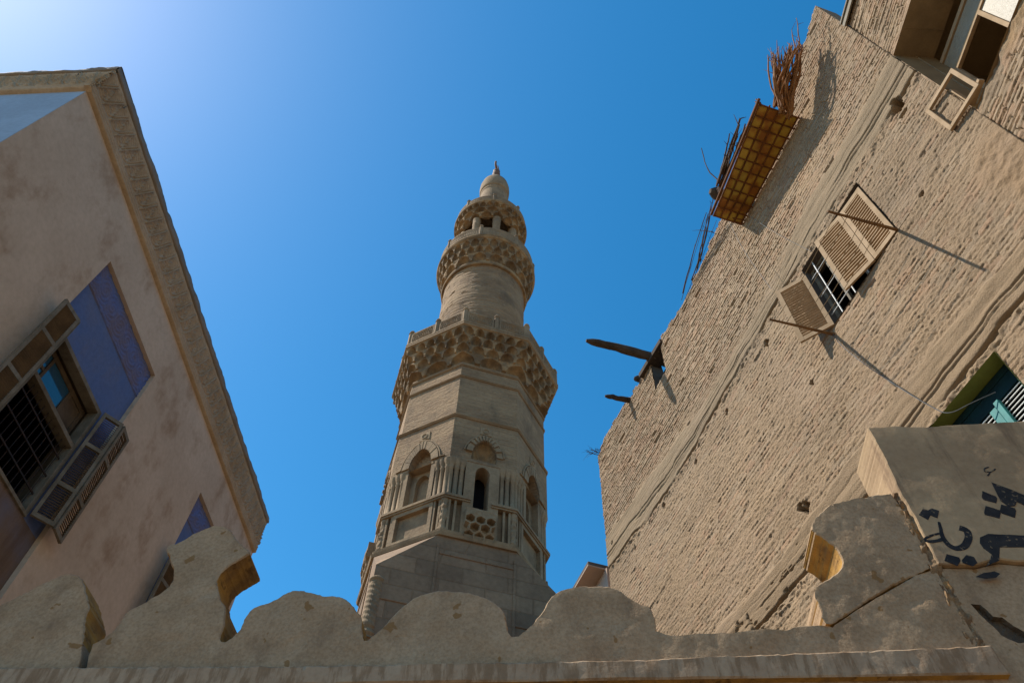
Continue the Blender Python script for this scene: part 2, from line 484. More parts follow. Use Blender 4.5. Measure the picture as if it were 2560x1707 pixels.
def bricks(u, z, hc, L, seed, edge=0.008):
    zz = z + 0.020 * vn(u * 0.35, z * 0.3, seed) + 0.004 * vn(u * 1.5, z * 1.5, seed + 1) + 0.003 * vn(u * 9, z * 6, seed + 9)
    r = np.floor(zz / hc); fz = zz / hc - r
    uu = u / L + hsh(r, 3.0, seed) * 7
    k = np.floor(uu); f = uu - k
    jl = lambda k_: (hsh(k_, r, seed + 2) - 0.5) * 0.6
    k = np.where(f < jl(k), k - 1, np.where(f > 1 + jl(k + 1), k + 1, k)); f = uu - k
    du = np.minimum(f - jl(k), 1 + jl(k + 1) - f) * L
    dz = np.minimum(fz, 1 - fz) * hc
    d = np.minimum(du, dz * 1.1) + 0.006 * vn(u * 22, z * 30, seed + 4)
    prof = sstep(0.002, edge, d)
    hh = hsh(k, r, seed + 5)
    tilt = (hsh(k, r, seed + 6) - 0.5) * (f - 0.5) * 0.012 + (hsh(k, r, seed + 7) - 0.35) * (fz - 0.5) * 0.014
    chip = -0.030 * (hsh(k, r, seed + 15) > 0.982)
    saw = (0.45 - fz) * (0.004 + 0.010 * hsh(k, r, seed + 12))
    return prof, (hh - 0.5) * 0.013 + tilt * 0.8 + saw + chip, hh, hsh(k, r, seed + 8)

def grid_object(name, fr, U, Zc, Wd, keep, mats, parent, color=None, Zmap=None, uv=False, back_t=None):
    """height-field wall: columns U, rows Zc (or Zmap 2-D), depth Wd, keep = face mask"""
    nu, nz = len(U), Wd.shape[0]
    UU = np.repeat(U[None, :], nz, 0)
    ZZ = Zmap if Zmap is not None else np.repeat(Zc[:, None], nu, 1)
    P = np.array(fr.o)[None, None, :] + UU[..., None] * np.array(fr.u) + Wd[..., None] * np.array(fr.n)
    P[..., 2] += ZZ
    idx = np.arange(nu * nz).reshape(nz, nu)
    a, b, c, d = idx[:-1, :-1], idx[:-1, 1:], idx[1:, 1:], idx[1:, :-1]
    q = np.stack([a, b, c, d], -1)
    if fr.u.cross(Vector((0, 0, 1))).dot(fr.n) < 0: q = q[..., ::-1]
    q = q[keep] if keep is not None else q.reshape(-1, 4)
    me = bpy.data.meshes.new(name)
    off = np.array(wloc(parent)) if parent else np.zeros(3)
    me.vertices.add(nu * nz)
    me.vertices.foreach_set('co', P.astype(np.float32).ravel())
    me.loops.add(q.size); me.loops.foreach_set('vertex_index', q.astype(np.int32).ravel())
    me.polygons.add(len(q)); me.polygons.foreach_set('loop_start', np.arange(0, q.size, 4, dtype=np.int32))
    try: me.polygons.foreach_set('loop_total', np.full(len(q), 4, dtype=np.int32))
    except Exception: pass
    me.update(calc_edges=True)
    me.validate()
    if color is not None:
        ca = me.color_attributes.new('tint', 'FLOAT_COLOR', 'POINT')
        rgba = np.ones((nz, nu, 4), dtype=np.float32); rgba[..., :3] = color
        ca.data.foreach_set('color', rgba.ravel())
    me.materials.append(mats)
    o = bpy.data.objects.new(name, me); C.objects.link(o)
    if parent: o.parent = parent; o.location = Vector(-off)
    return o

# ------------------------------------------------------------------ ground
g = MB()
G = 3000
g.add([(-G, -G, GZ), (G, -G, GZ), (G, G, GZ), (-G, G, GZ)], [(0, 1, 2, 3)])
tag(g.build('ground', MT['ground']), kind='structure')

# ------------------------------------------------------------------ shutters
def louver_leaf(fr, W, z0, z1, parent, mf, ms, th=0.035, stile=0.055, rails=(), pitch=0.04, tilt=35, slat_d=0.036, name='shutter', rail_h=0.06, slat_h=0.004):
    m = MB()
    h = th / 2
    m.box(fr, 0, stile, -h, h, z0, z1)
    m.box(fr, W - stile, W, -h, h, z0, z1)
    zs = [z0 + rail_h / 2] + [z0 + (z1 - z0) * r for r in rails] + [z1 - rail_h / 2]
    for z in zs:
        m.box(fr, stile, W - stile, -h + 0.002, h - 0.002, z - rail_h / 2, z + rail_h / 2)
    c, s = math.cos(rad(tilt)), math.sin(rad(tilt))
    for a, b in zip(zs[:-1], zs[1:]):
        lo, hi = a + rail_h / 2, b - rail_h / 2
        n = max(1, int((hi - lo) / pitch))
        for k in range(n):
            z = lo + (k + 0.5) * (hi - lo) / n
            q = [(-slat_d / 2, -slat_h), (slat_d / 2, -slat_h), (slat_d / 2, slat_h), (-slat_d / 2, slat_h)]
            q = [(x * c - y * s, -(x * s) - y * c) for x, y in q]
            jz = random.uniform(-0.003, 0.003)
            v = [fr(u, w, z + dz + jz) for u in (stile, W - stile) for (w, dz) in q]
            m.add(v, [(0, 1, 2, 3), (7, 6, 5, 4), (0, 4, 5, 1), (1, 5, 6, 2), (2, 6, 7, 3), (3, 7, 4, 0)], 1)
    return m.build(name, [mf, ms], parent)

def room_box(fr, u0, u1, z0, z1, w0, depth, parent, reveal=None, name='window_reveal', back=True, room=None):
    """reveal sides from w0 back by depth and a dark room closing it"""
    m = MB()
    w1 = w0 - depth
    A = [fr(u0, w0, z0), fr(u1, w0, z0), fr(u1, w0, z1), fr(u0, w0, z1)]
    B = [fr(u0, w1, z0), fr(u1, w1, z0), fr(u1, w1, z1), fr(u0, w1, z1)]
    m.add(A + B, [(0, 1, 5, 4), (1, 2, 6, 5), (2, 3, 7, 6), (3, 0, 4, 7)])
    m.build(name, reveal, parent)
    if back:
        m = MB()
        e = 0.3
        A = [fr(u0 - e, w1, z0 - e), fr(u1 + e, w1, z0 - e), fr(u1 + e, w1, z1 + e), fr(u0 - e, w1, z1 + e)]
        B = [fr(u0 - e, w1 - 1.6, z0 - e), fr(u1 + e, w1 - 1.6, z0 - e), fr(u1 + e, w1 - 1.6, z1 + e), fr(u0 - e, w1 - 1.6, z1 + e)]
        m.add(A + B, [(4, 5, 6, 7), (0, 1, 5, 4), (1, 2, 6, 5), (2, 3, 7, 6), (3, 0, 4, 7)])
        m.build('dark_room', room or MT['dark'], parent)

# ------------------------------------------------------------------ plastered building on the left
LW = Fr((-6.14, 3.36), (0.0906, 0.9959), (0.9959, -0.0906))
SW = Fr((-6.14, 3.36), (-0.9959, 0.0906), (-0.0906, -0.9959))
ltag = thing('plastered_house', LW(4.8, -3, GZ), 'pinkish plastered house with blue wall niches and a carved ochre frieze under its roof', 'house')
LU = 9.66
NZ0, NZ1 = 1.2, 9.71
N1, N2 = (2.2, 4.29), (6.93, 9.02)
m = MB()
panel(m, LW, rect(0, LU, GZ, 10.64), [rect(*N1, NZ0, NZ1), rect(*N2, NZ0, NZ1)], 0, 0.5, hole_t=0.09)
m.build('wall', MT['plaster'], ltag)
m = MB()
m.box(SW, 0.003, 7, -0.3, 0.004, GZ, 10.64)
m.build('side_wall', MT['blue_grey'], ltag)
m = MB()
m.box(LW, LU - 0.3, LU, -7, -0.5, GZ, 11.3)
m.box(LW, 0.5, LU - 0.3, -7, -6.7, GZ, 11.3)
m.box(LW, 0.3, LU - 0.3, -6.7, -0.3, 10.95, 11.2)
m.build('roof', MT['coping'], ltag)

def frieze(name, fr, u0, u1, parent):
    U = np.linspace(u0, u1, int((u1 - u0) / 0.011))
    Z = np.linspace(10.62, 11.47, 78)
    uu, zz = np.meshgrid(U, Z)
    w = 0.045 + 0 * uu
    y = (zz - 10.80) / 0.58
    x = uu / 0.235
    f = x - np.floor(x); k = np.floor(x)
    zig = np.where(f < 0.72, f / 0.72, (1 - f) / 0.28)
    inb = (y > 0) & (y < 1)
    d = (y - (0.06 + 0.88 * zig))
    ridge = 0.05 * (np.exp(-(d / 0.05) ** 2) + 0.6 * np.exp(-((d - .2) / 0.04) ** 2) * (d < .35))
    hatch = 0.015 * np.sin((uu * 0.55 + zz * 0.9) * 105)
    a, b = (f - 0.60) * 0.235, (y - 0.32) * 0.58
    rr = np.sqrt(a * a + b * b)
    scroll = 0.013 * np.sin(rr * 105 + np.arctan2(b, a) * 2 + hsh(k, 0.0) * 2) * sstep(0.2, 0.1, rr)
    h = ridge + np.where(d > 0.05, hatch, scroll)
    w += np.where(inb, h, 0)
    t = (10.80 - zz) / 0.17
    w += np.where(y <= 0, 0.022 * np.abs(np.sin(t * math.pi * 3)) ** 0.6 + 0.004, 0)
    w += np.where(y >= 1, 0.018 * np.abs(np.sin((y - 1) * 0.58 / 0.09 * math.pi)) ** 0.6, 0)
    w += 0.004 * fbm(uu * 7, zz * 7, 3) + 0.006 * np.minimum(0, fbm(uu * 2, zz * 4, 8) + 0.3)
    w[0, :] = -0.01
    return grid_object(name, fr, U, Z, w, None, MT['frieze'], parent)
frieze('frieze', LW, -0.085, LU, ltag)
frieze('frieze', SW, -0.085, 7, ltag)

def coping(fr, u0, u1, parent, seed):
    U = np.linspace(u0, u1, int((u1 - u0) / 0.03))
    prof = [(11.452, 0.03), (11.452, 0.085), (11.50, 0.09), (11.56, 0.085), (11.60, 0.08), (11.615, 0.05), (11.60, -0.45), (11.3, -0.45)]
    zz = np.array([[p[0]] * len(U) for p in prof]); ww = np.array([[p[1]] * len(U) for p in prof])
    uu = np.repeat(U[None, :], len(prof), 0)
    n = fbm(uu * 4, zz * 9 + seed, seed) * 0.012
    chip = np.minimum(0, vn(uu * 7, zz * 3, seed + 4) + 0.6) * 0.04
    ww[1:6] += (n + chip)[1:6]
    zz[3:7] += (fbm(uu * 5, 0 * zz, seed + 2) * 0.014)[3:7]
    grid_object('coping', fr, U, None, ww, None, MT['coping'], parent, Zmap=zz)
coping(LW, -0.08, LU, ltag, 2)
coping(SW, -0.08, 7, ltag, 5)

WIN = (2.53, 3.87, 6.3, 8.25)
nb = -0.075
for n_, (a, b) in enumerate((N1, N2)):
    du = a - N1[0]
    m = MB()
    panel(m, LW, rect(a, b, 6.3, 9.15), [rect(WIN[0] + du, WIN[1] + du, 6.3 + 1e-3, WIN[3])], nb, 0.15, back=False, sides=False)
    m.build('niche_panel', MT['blue'], ltag)
    m = MB()
    panel(m, LW, rect(a, b, NZ0, 6.3), [], nb, 0.15, back=False)
    m.build('lower_niche_panel', MT['blue_faded'], ltag)
    U = np.linspace(a, b, 190); Z = np.linspace(9.15, NZ1, 54)
    uu, zz = np.meshgrid(U, Z)
    k = np.floor(uu / 0.3); ca, cb = (uu / 0.3 - k - 0.5) * 0.3, zz - 9.45
    r_ = np.sqrt(ca ** 2 + cb ** 2)
    w = nb + 0.006 + 0.007 * np.sin(r_ * 90 + 2 * np.arctan2(cb, ca) + k * 2) + np.where(zz < 9.2, 0.012, 0)
    w[0, :] = nb - 0.01
    grid_object('niche_band', LW, U, Z, w, None, MT['blue_carved'], ltag)

def left_window(parent):
    wn_ = thing('window', LW(3.2, -0.1, 6.3), None, None)
    wn_.parent = parent; wn_.location = LW(3.2, -0.1, 6.3) - Vector(parent.location)
    u0, u1, z0, z1 = WIN
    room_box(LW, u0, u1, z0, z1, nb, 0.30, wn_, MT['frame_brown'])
    m = MB()
    for q in ((u0 - .02, u0 + .05, z0, z1 + .02), (u1 - .05, u1 + .02, z0, z1 + .02), (u0 + .05, u1 - .05, z1 - .05, z1 + .02), (u0 + .05, u1 - .05, z0, z0 + .05), (u0 + .05, u1 - .05, 7.46, 7.53)):
        m.box(LW, q[0], q[1], nb - .12, nb + .035, q[2], q[3])
    m.build('frame', MT['grey_wood'], wn_, bevel=0.004)
    m = MB()
    us = [u0 + .05, u0 + .12, u0 + .28, u0 + .33, u1 - .50, u1 - .43, u1 - .12, u1 - .05]
    for a, b in zip(us[0::2], us[1::2]): m.box(LW, a, b, nb - .20, nb - .155, 7.53, z1 - .05)
    for a, b in zip(us[1:-1:2], us[2::2]):
        m.box(LW, a, b, nb - .198, nb - .157, 7.53, 7.61); m.box(LW, a, b, nb - .198, nb - .157, z1 - .13, z1 - .05)
    m.box(LW, u1 - .43, u1 - .12, nb - .19, nb - .17, 7.61, z1 - .13)
    m.box(LW, u0 + .12, u0 + .28, nb - .195, nb - .16, 7.84, 7.89)
    m.build('transom', MT['frame_brown'], wn_, bevel=0.003)
    m = MB()
    m.box(LW, u0 + .12, u0 + .28, nb - .18, nb - .175, 7.61, z1 - .13); m.box(LW, u0 + .33, u1 - .50, nb - .18, nb - .175, 7.61, z1 - .13)
    m.build('transom_glass', MT['glass'], wn_)
    m = MB()
    for z in (6.62, 6.93, 7.25): m.box(LW, u0 + .05, u1 - .05, nb - .03, nb - .02, z - .012, z + .012)
    n = 11
    for k in range(n):
        u = u0 + .05 + (k + .5) * (u1 - u0 - .1) / n
        m.tube([LW(u, nb - .035, z0 + .05), LW(u, nb - .035, 7.46)], .006, 5)
    m.build('grille', MT['iron'], wn_)
    zz = (6.33, 8.27)
    def leaf(u, w, u2, w2, **kw):
        f = LW.sub(u, w, math.atan2(w2 - w, u2 - u))
        louver_leaf(f, math.hypot(u2 - u, w2 - w), zz[0], zz[1], wn_, MT['grey_wood'], MT['slat_brown'], rails=(.3, .68), pitch=.036, tilt=40, stile=.045, th=.04, **kw)
    leaf(3.88, .0, 4.11, .20); leaf(4.13, .20, 4.41, .165)
    leaf(2.51, .0, 2.33, .22); leaf(2.315, .225, 1.98, .175)
    return wn_
lw1 = left_window(ltag)
copy_tree(lw1, ltag, LW.u * (N2[0] - N1[0]))

# ------------------------------------------------------------------ crenellated wall in front
FA = rad(-6.5)
FW = Fr((0.095, 4.204), (math.cos(FA), math.sin(FA)), (math.sin(FA), -math.cos(FA)))
TW = 0.30
def fdisp(u, z):
    p = Vector((u, z, 0.3))
    d = 0.012 * noise.noise(p * 2.3) + 0.006 * noise.noise(p * 7.1) + 0.003 * noise.noise(p * 19)
    s = noise.noise(p * 5.3 + Vector((9, 2, 1)))
    if s > 0.52: d -= 0.006 * min(1, (s - 0.52) * 20)
    return d
fwall = thing('crenellated_wall', FW(-0.6, -0.15, GZ), 'low beige plastered wall topped with broken wavy battlements, in shade across the foreground', 'wall')
BZ = 2.915   # where the battlements leave the parapet
em = lambda nu, nz, p: 1 if (nu > 0.35 or nz < -0.25 or (p[0] > 1.9 and 3.235 < p[1] < 3.66 and nz < 0.6)) else 0
def merlon(pts, seed, nsm=4, raw=False, t=TW):
    lp = list(pts) if raw else smooth_loop(pts, nsm)
    bz = lambda p: abs(p[1] - BZ) < 0.004
    lp = jag(lp, 0.010, 0.012, seed, freq=9, keep=bz)
    m = MB()
    panel(m, FW, lp, [], 0, t, step=0.022, disp=fdisp, rnd=0.008, flat=bz, side_mi=em)
    return m.build('merlon', [MT['lime'], MT['ochre']], fwall)
merlon([(-4.55, BZ), (-4.5, 3.02), (-4.3, 3.12), (-4.05, 3.2), (-3.72, 3.2), (-3.57, 3.225), (-3.363, 3.394), (-3.245, 3.468), (-3.15, 3.46), (-3.087, 3.435), (-3.05, 3.39), (-2.985, 3.30), (-2.925, 3.225), (-2.905, 3.18), (-2.895, 3.12), (-2.872, 3.06), (-2.84, 2.98), (-2.815, BZ)], 1)
merlon([(-2.70, BZ), (-2.64, 3.0), (-2.62, 3.14), (-2.52, 3.225), (-2.44, 3.30), (-2.405, 3.40), (-2.46, 3.52), (-2.515, 3.61), (-2.565, 3.665), (-2.561, 3.72), (-2.504, 3.745), (-2.39, 3.835), (-2.29, 3.885), (-2.183, 3.867), (-2.05, 3.74), (-1.935, 3.63), (-1.945, 3.59), (-2.05, 3.487), (-2.081, 3.375), (-2.021, 3.255), (-1.93, 3.13), (-1.905, 3.02), (-1.895, BZ)], 2)
merlon([(-1.83, BZ), (-1.785, 2.99), (-1.774, 3.108), (-1.66, 3.193), (-1.54, 3.27), (-1.46, 3.287), (-1.36, 3.255), (-1.244, 3.235), (-1.16, 3.215), (-1.06, 3.14), (-1.0, 3.05), (-0.975, 2.96), (-0.96, BZ)], 3)
merlon([(-0.895, BZ), (-0.813, 3.012), (-0.745, 3.124), (-0.634, 3.225), (-0.485, 3.25), (-0.332, 3.238), (-0.179, 3.181), (-0.076, 3.092), (-0.05, 3.0), (-0.03, BZ)], 4)
merlon([(0.065, BZ), (0.154, 3.016), (0.215, 3.127), (0.27, 3.2), (0.34, 3.248), (0.44, 3.258), (0.538, 3.257), (0.683, 3.232), (0.74, 3.17), (0.81, 3.12), (0.878, 3.085), (0.895, 3.02), (0.888, BZ)], 5)
# right-hand hooked battlement, split along its crack
hook = smooth_loop([(1.936, 2.945), (1.924, 2.99), (1.925, 3.05), (1.928, 3.10), (1.934, 3.17), (1.952, 3.216)], 3)[:-1] + smooth_loop([(1.952, 3.216), (2.04, 3.27), (2.11, 3.315), (2.16, 3.37), (2.180, 3.43), (2.172, 3.52), (2.13, 3.60), (2.075, 3.65), (2.055, 3.69)], 4)[:-1] + smooth_loop([(2.055, 3.69), (2.085, 3.75), (2.14, 3.82), (2.228, 3.89), (2.33, 3.93), (2.441, 3.963), (2.58, 3.985), (2.72, 4.01)], 4)
crack = smooth_loop([(2.742, 3.335), (2.60, 3.285), (2.45, 3.205), (2.30, 3.125), (2.15, 3.04), (2.03, 2.965), (1.975, 2.935)], 4)
seam_r = [(2.735, 3.90), (2.748, 3.7), (2.74, 3.5)]
merlon(hook + seam_r + [(p[0], p[1] + 0.007) for p in crack[:-1]] + [(1.96, 2.94)], 6, raw=True, t=.40)
m = MB()
lo = [(p[0], p[1] - 0.007) for p in crack[::-1]]
panel(m, FW, jag([(1.965, BZ)] + lo[1:] + [(2.75, 3.1), (2.76, BZ)], 0.02, 0.003, 8, keep=lambda p: abs(p[1] - BZ) < .004), [], 0, TW, step=0.022, disp=fdisp, rnd=0.004, flat=lambda p: abs(p[1] - BZ) < .004 or p[1] < 2.69, side_mi=em)
m.build('merlon_foot', [MT['lime'], MT['ochre']], fwall)
# parapet course below the battlements
top = [(2.76, BZ), (1.965, BZ), (1.90, 2.93), (1.75, 2.925), (1.68, 2.90), (1.53, 2.912), (1.35, 2.885), (1.15, 2.89), (1.03, 2.875), (0.95, 2.885), (0.888, BZ), (0.065, BZ), (0.035, 2.893), (-0.005, 2.893), (-0.03, BZ), (-0.895, BZ), (-0.92, 2.885), (-0.945, 2.885), (-0.96, BZ), (-1.83, BZ), (-1.85, 2.895), (-1.88, 2.90), (-1.895, BZ), (-2.70, BZ), (-2.735, 2.90)]
crk = [(-2.745, 2.90), (-2.735, 2.82), (-2.715, 2.74), (-2.705, 2.68)]
lp = jag([(-2.69, 2.67), (2.76, 2.67)] + top + [(-2.725, 2.82), (-2.70, 2.74)], 0.02, 0.004, 11, keep=lambda p: abs(p[1] - BZ) < .004 or p[1] < 2.69)
m = MB(); panel(m, FW, lp, [], 0, TW, step=0.022, disp=fdisp, rnd=0.004, flat=lambda p: abs(p[1] - BZ) < .004 or p[1] < 2.69, side_mi=lambda nu, nz, p: 0)
m.build('parapet', MT['lime'], fwall)
lp = jag([(-6.3, 2.67)] + [(-2.735, 2.67), (-2.75, 2.74), (-2.775, 2.82), (-2.80, 2.88), (-2.815, BZ), (-4.55, BZ), (-4.7, 2.9), (-6.3, 2.9)], 0.03, 0.004, 12, keep=lambda p: abs(p[1] - BZ) < .004 or p[1] < 2.69)
m = MB(); panel(m, FW, lp, [], 0, TW, step=0.03, disp=fdisp, rnd=0.004, flat=lambda p: abs(p[1] - BZ) < .004 or p[1] < 2.69, side_mi=lambda nu, nz, p: 0)
m.build('parapet', MT['lime'], fwall)
m = MB(); m.box(FW, -2.95, -2.60, -TW, -TW + 0.06, 2.67, 2.88); m.build('crack_fill', MT['rubble'], fwall)
# string course with chipped upper edge and the wall under it
tz = lambda u: 2.684 + 0.05 * max(0, (u - 0.6) / 2.2) + 0.03 * max(0, (-1.2 - u) / 2.2)
tp = [(2.80 - i * 0.05, tz(2.80 - i * 0.05)) for i in range(183)]
lp = jag([(-6.3, 2.575), (2.82, 2.555)] + tp, 0.02, 0.007, 21, keep=lambda p: p[1] < 2.6)
m = MB(); panel(m, FW, lp, [], 0.055, TW + 0.055, step=0.03, disp=fdisp, rnd=0.010, side_mi=lambda nu, nz, p: 1 if nz < -0.3 else 0)
m.build('string_course', [MT['drip'], MT['ochre']], fwall)
m = MB(); panel(m, FW, [(-6.3, GZ), (2.84, GZ), (2.84, 2.556), (-6.3, 2.576)], [], 0.0, TW, disp=None)
m.build('lower_wall', MT['drip'], fwall)

# ------------------------------------------------------------------ lettered pier at the right
pier = thing('wall_pier', FW(4.0, -0.2, GZ), 'taller beige plastered wall end with black painted Arabic lettering, right of the battlements', 'wall')
def pdisp(u, z):
    p = Vector((u, z, 4.3))
    return 0.008 * noise.noise(p * 2.1) + 0.003 * noise.noise(p * 8) + 0.0015 * noise.noise(p * 21)
ledge = [(2.765, 3.345), (2.85, 3.34), (3.0, 3.335), (3.15, 3.37), (3.3, 3.345), (3.6, 3.35), (6.5, 3.36)]
up = ledge + [(6.5, 4.70), (4.4, 4.705), (3.9, 4.70), (3.5, 4.69), (3.2, 4.672), (3.0, 4.695), (2.785, 4.685), (2.785, 4.3), (2.765, 4.0), (2.775, 3.7)]
m = MB(); panel(m, FW, jag(up, 0.022, 0.006, 31, keep=lambda p: p[0] > 6.4), [], 0.03, 0.48, step=0.03, disp=pdisp, rnd=0.008)
m.build('upper_plaster', MT['pierplaster'], pier)
lo_ = [(2.80, GZ), (6.5, GZ), (6.5, 3.352), (3.6, 3.342), (3.3, 3.337), (3.15, 3.36), (3.0, 3.327), (2.85, 3.332), (2.775, 3.335), (2.78, 3.0), (2.80, 2.6)]
hole = jag([(2.845, 3.06), (2.90, 3.05), (2.935, 2.965), (2.985, 2.96), (3.02, 2.90), (3.09, 2.83), (3.08, 2.79), (2.99, 2.785), (2.92, 2.84), (2.90, 2.90), (2.87, 2.96)], 0.015, 0.006, 33)
m = MB(); panel(m, FW, jag(lo_, 0.025, 0.006, 32, keep=lambda p: p[0] > 6.4 or p[1] < 1 or p[1] > 3.3), [hole], -0.004, 0.40, step=0.03, disp=pdisp, rnd=0.006, hole_t=0.05, hole_mi=1, back=False)
m.build('lower_plaster', [MT['lime'], MT['rubble']], pier)
m = MB(); m.box(FW, 2.82, 3.2, -0.12, -0.05, 2.7, 3.2); m.build('bare_patch', MT['rubble'], pier)
# rubble in the joint between pier and wall
m = MB()
def jdisp(u, z):
    p = Vector((u * 1.6, z, 2.0))
    return 0.030 * noise.noise(p * 13) + 0.016 * noise.noise(p * 34) + 0.008 * noise.noise(p * 80)
jl_ = [(2.705, 2.62), (2.80, 2.62), (2.795, 2.9), (2.792, 3.2), (2.785, 3.6), (2.78, 4.0), (2.735, 4.02), (2.722, 3.7), (2.715, 3.3), (2.71, 3.0)]
panel(m, FW, jag(jl_, 0.012, 0.016, 44, freq=16), [], -0.004, 0.25, step=0.011, disp=jdisp)
m.build('rough_joint', MT['joint'], pier)

# painted letters: outlines in wall metres (u, z) on the pier face
LET = [
    [(3.432, 4.051), (3.537, 3.969), (3.596, 3.913), (3.704, 3.819), (3.652, 3.722), (3.549, 3.823), (3.512, 3.858), (3.482, 3.820), (3.434, 3.814), (3.408, 3.873)],
    [(3.331, 3.969), (3.397, 3.913), (3.397, 3.893), (3.368, 3.847), (3.298, 3.885), (3.298, 3.906)],
    [(3.284, 3.824), (3.364, 3.783), (3.356, 3.759), (3.323, 3.709), (3.244, 3.745), (3.250, 3.771)],
    [(3.396, 3.836), (3.468, 3.799), (3.467, 3.776), (3.426, 3.711), (3.359, 3.754), (3.360, 3.780)],
    [(3.119, 3.548), (3.185, 3.577), (3.258, 3.571), (3.413, 3.555), (3.663, 3.528), (3.607, 3.427), (3.363, 3.456), (3.205, 3.462), (3.149, 3.354), (3.098, 3.334), (3.045, 3.311), (3.097, 3.364), (3.126, 3.406), (3.100, 3.457), (3.096, 3.502)],
    [(2.945, 3.232), (3.008, 3.261), (3.080, 3.273), (3.106, 3.252), (3.067, 3.223), (3.004, 3.216)],
    [(2.862, 3.821), (2.884, 3.800), (2.919, 3.819), (2.957, 3.792), (2.920, 3.727), (2.883, 3.753), (2.851, 3.713), (2.808, 3.763)],
    [(2.848, 3.419), (2.914, 3.388), (2.911, 3.362), (2.873, 3.320), (2.810, 3.365)],
    [(2.920, 3.367), (2.970, 3.410), (3.006, 3.388), (3.007, 3.341), (2.968, 3.314), (2.916, 3.344)],
]
def stroke(pts, w):
    L_, R_ = [], []
    pts = smooth_loop(pts, 5)
    for i, p in enumerate(pts):
        a, b = Vector(pts[max(i - 1, 0)]), Vector(pts[min(i + 1, len(pts) - 1)])
        t = (b - a).normalized(); h = (w(i / (len(pts) - 1)) if callable(w) else w) / 2
        L_.append((p[0] - t.y * h, p[1] + t.x * h)); R_.append((p[0] + t.y * h, p[1] - t.x * h))
    return L_ + R_[::-1]
LET.append(stroke([(2.915, 3.694), (2.900, 3.630), (2.885, 3.567), (2.893, 3.497), (2.930, 3.463), (2.990, 3.482), (3.043, 3.546), (3.059, 3.608), (3.024, 3.636)], lambda t: 0.0164 + 0.0304 * min(1, t * 1.6)))
LET.append(stroke([(2.877, 3.594), (2.816, 3.578), (2.765, 3.551), (2.778, 3.529), (2.839, 3.533), (2.880, 3.547)], lambda t: 0.0140 + 0.0140 * t))
LET.append(stroke([(3.485, 4.202), (3.450, 4.189), (3.441, 4.159), (3.468, 4.150), (3.436, 4.115)], 0.0105))
LET.append(stroke([(3.468, 4.150), (3.493, 4.160), (3.523, 4.181)], 0.0105))
for pl_ in LET:
    lp = pl_
    m = MB(); panel(m, FW, jag(lp, 0.012, 0.0012, 41, freq=30), [], 0.0325, 0.0018, step=0.02, disp=pdisp)
    m.build('painted_letter', MT['black_paint'], pier)

# ------------------------------------------------------------------ tall mud-brick building on the right
RW = Fr((2.43, 13.79), (0.269, -0.9631), (-0.9631, -0.269))
a_ = rad(15)
RO = RW(11.53, -0.03, 0)
RW2 = Fr(RO, RW.u * math.cos(a_) + RW.n * math.sin(a_), RW.n * math.cos(a_) - RW.u * math.sin(a_))
rb = thing('brick_building', RW(6, -3, GZ), 'tall weathered mud brick building in raking sun with open shutters and timber bands', 'building')

def band_mask(u, z, us, lo, hi, soft=0.03):
    a, b = np.interp(u, us, lo), np.interp(u, us, hi)
    a = a + 0.03 * fbm(u * 2.5, z * 0 + 1, 5, 3); b = b + 0.04 * fbm(u * 2.5, z * 0 + 7, 6, 3)
    return sstep(a - soft, a + soft, z) * sstep(b + soft, b - soft, z), a, b

def brick_relief(u, z, seed, upper, bands=True):
    """depth and tint of the rough brick face; upper = 0..1 where joints are crisp"""
    p1, o1, h1, g1 = bricks(u, z, 0.082, 0.24, seed)
    w = o1 * p1 * (0.75 + 0.55 * upper) - (0.018 + 0.030 * upper + 0.010 * vn(u * 3, z * 3, seed + 21)) * (1 - p1)
    # mud smeared over the joints, in patches drawn out along the courses
    m = sstep(-0.25, 0.85, fbm(u * 2.2, z * 6.5, seed + 31, 4) + 0.45 * (1 - upper) - 0.65 * upper)
    st = fbm(u * 4.5, z * 26, seed + 41, 3)
    sm = 0.003 + 0.0050 * st + 0.0025 * fbm(u * 9, z * 15, seed + 43, 3) + 0.006 * vn(u * 34, z * 38, seed + 44)
    w = w * (1 - 0.55 * m) + sm * m + 0.004 * vn(u * 40, z * 40, seed + 45)
    pits = np.minimum(0, fbm(u * 14, z * 34, seed + 51, 3) + 1.10) * 0.06
    w = w + pits + 0.012 * fbm(u * 0.7, z * 0.7, seed + 61, 3)
    tint = np.ones(u.shape + (3,)) * (0.86 + 0.26 * h1)[..., None]
    red = (sstep(0.45, 0.75, g1 + 0.25 * vn(u * 0.7, z * 0.9, seed + 91)) * p1 * (1 - 0.7 * m))[..., None]
    tint = tint * (1 - red) + tint * np.array([1.01, 0.91, 0.87]) * red
    mud = (m * 0.8)[..., None]
    v = (0.95 + 0.10 * fbm(u * 1.1, z * 2.5, seed + 71, 4))[..., None]
    tint = tint * (1 - mud) + np.array([1.0, 0.96, 0.90]) * v * mud
    tint *= (1 + 0.11 * fbm(u * 0.5, z * 0.6, seed + 81, 4))[..., None]
    return w, tint

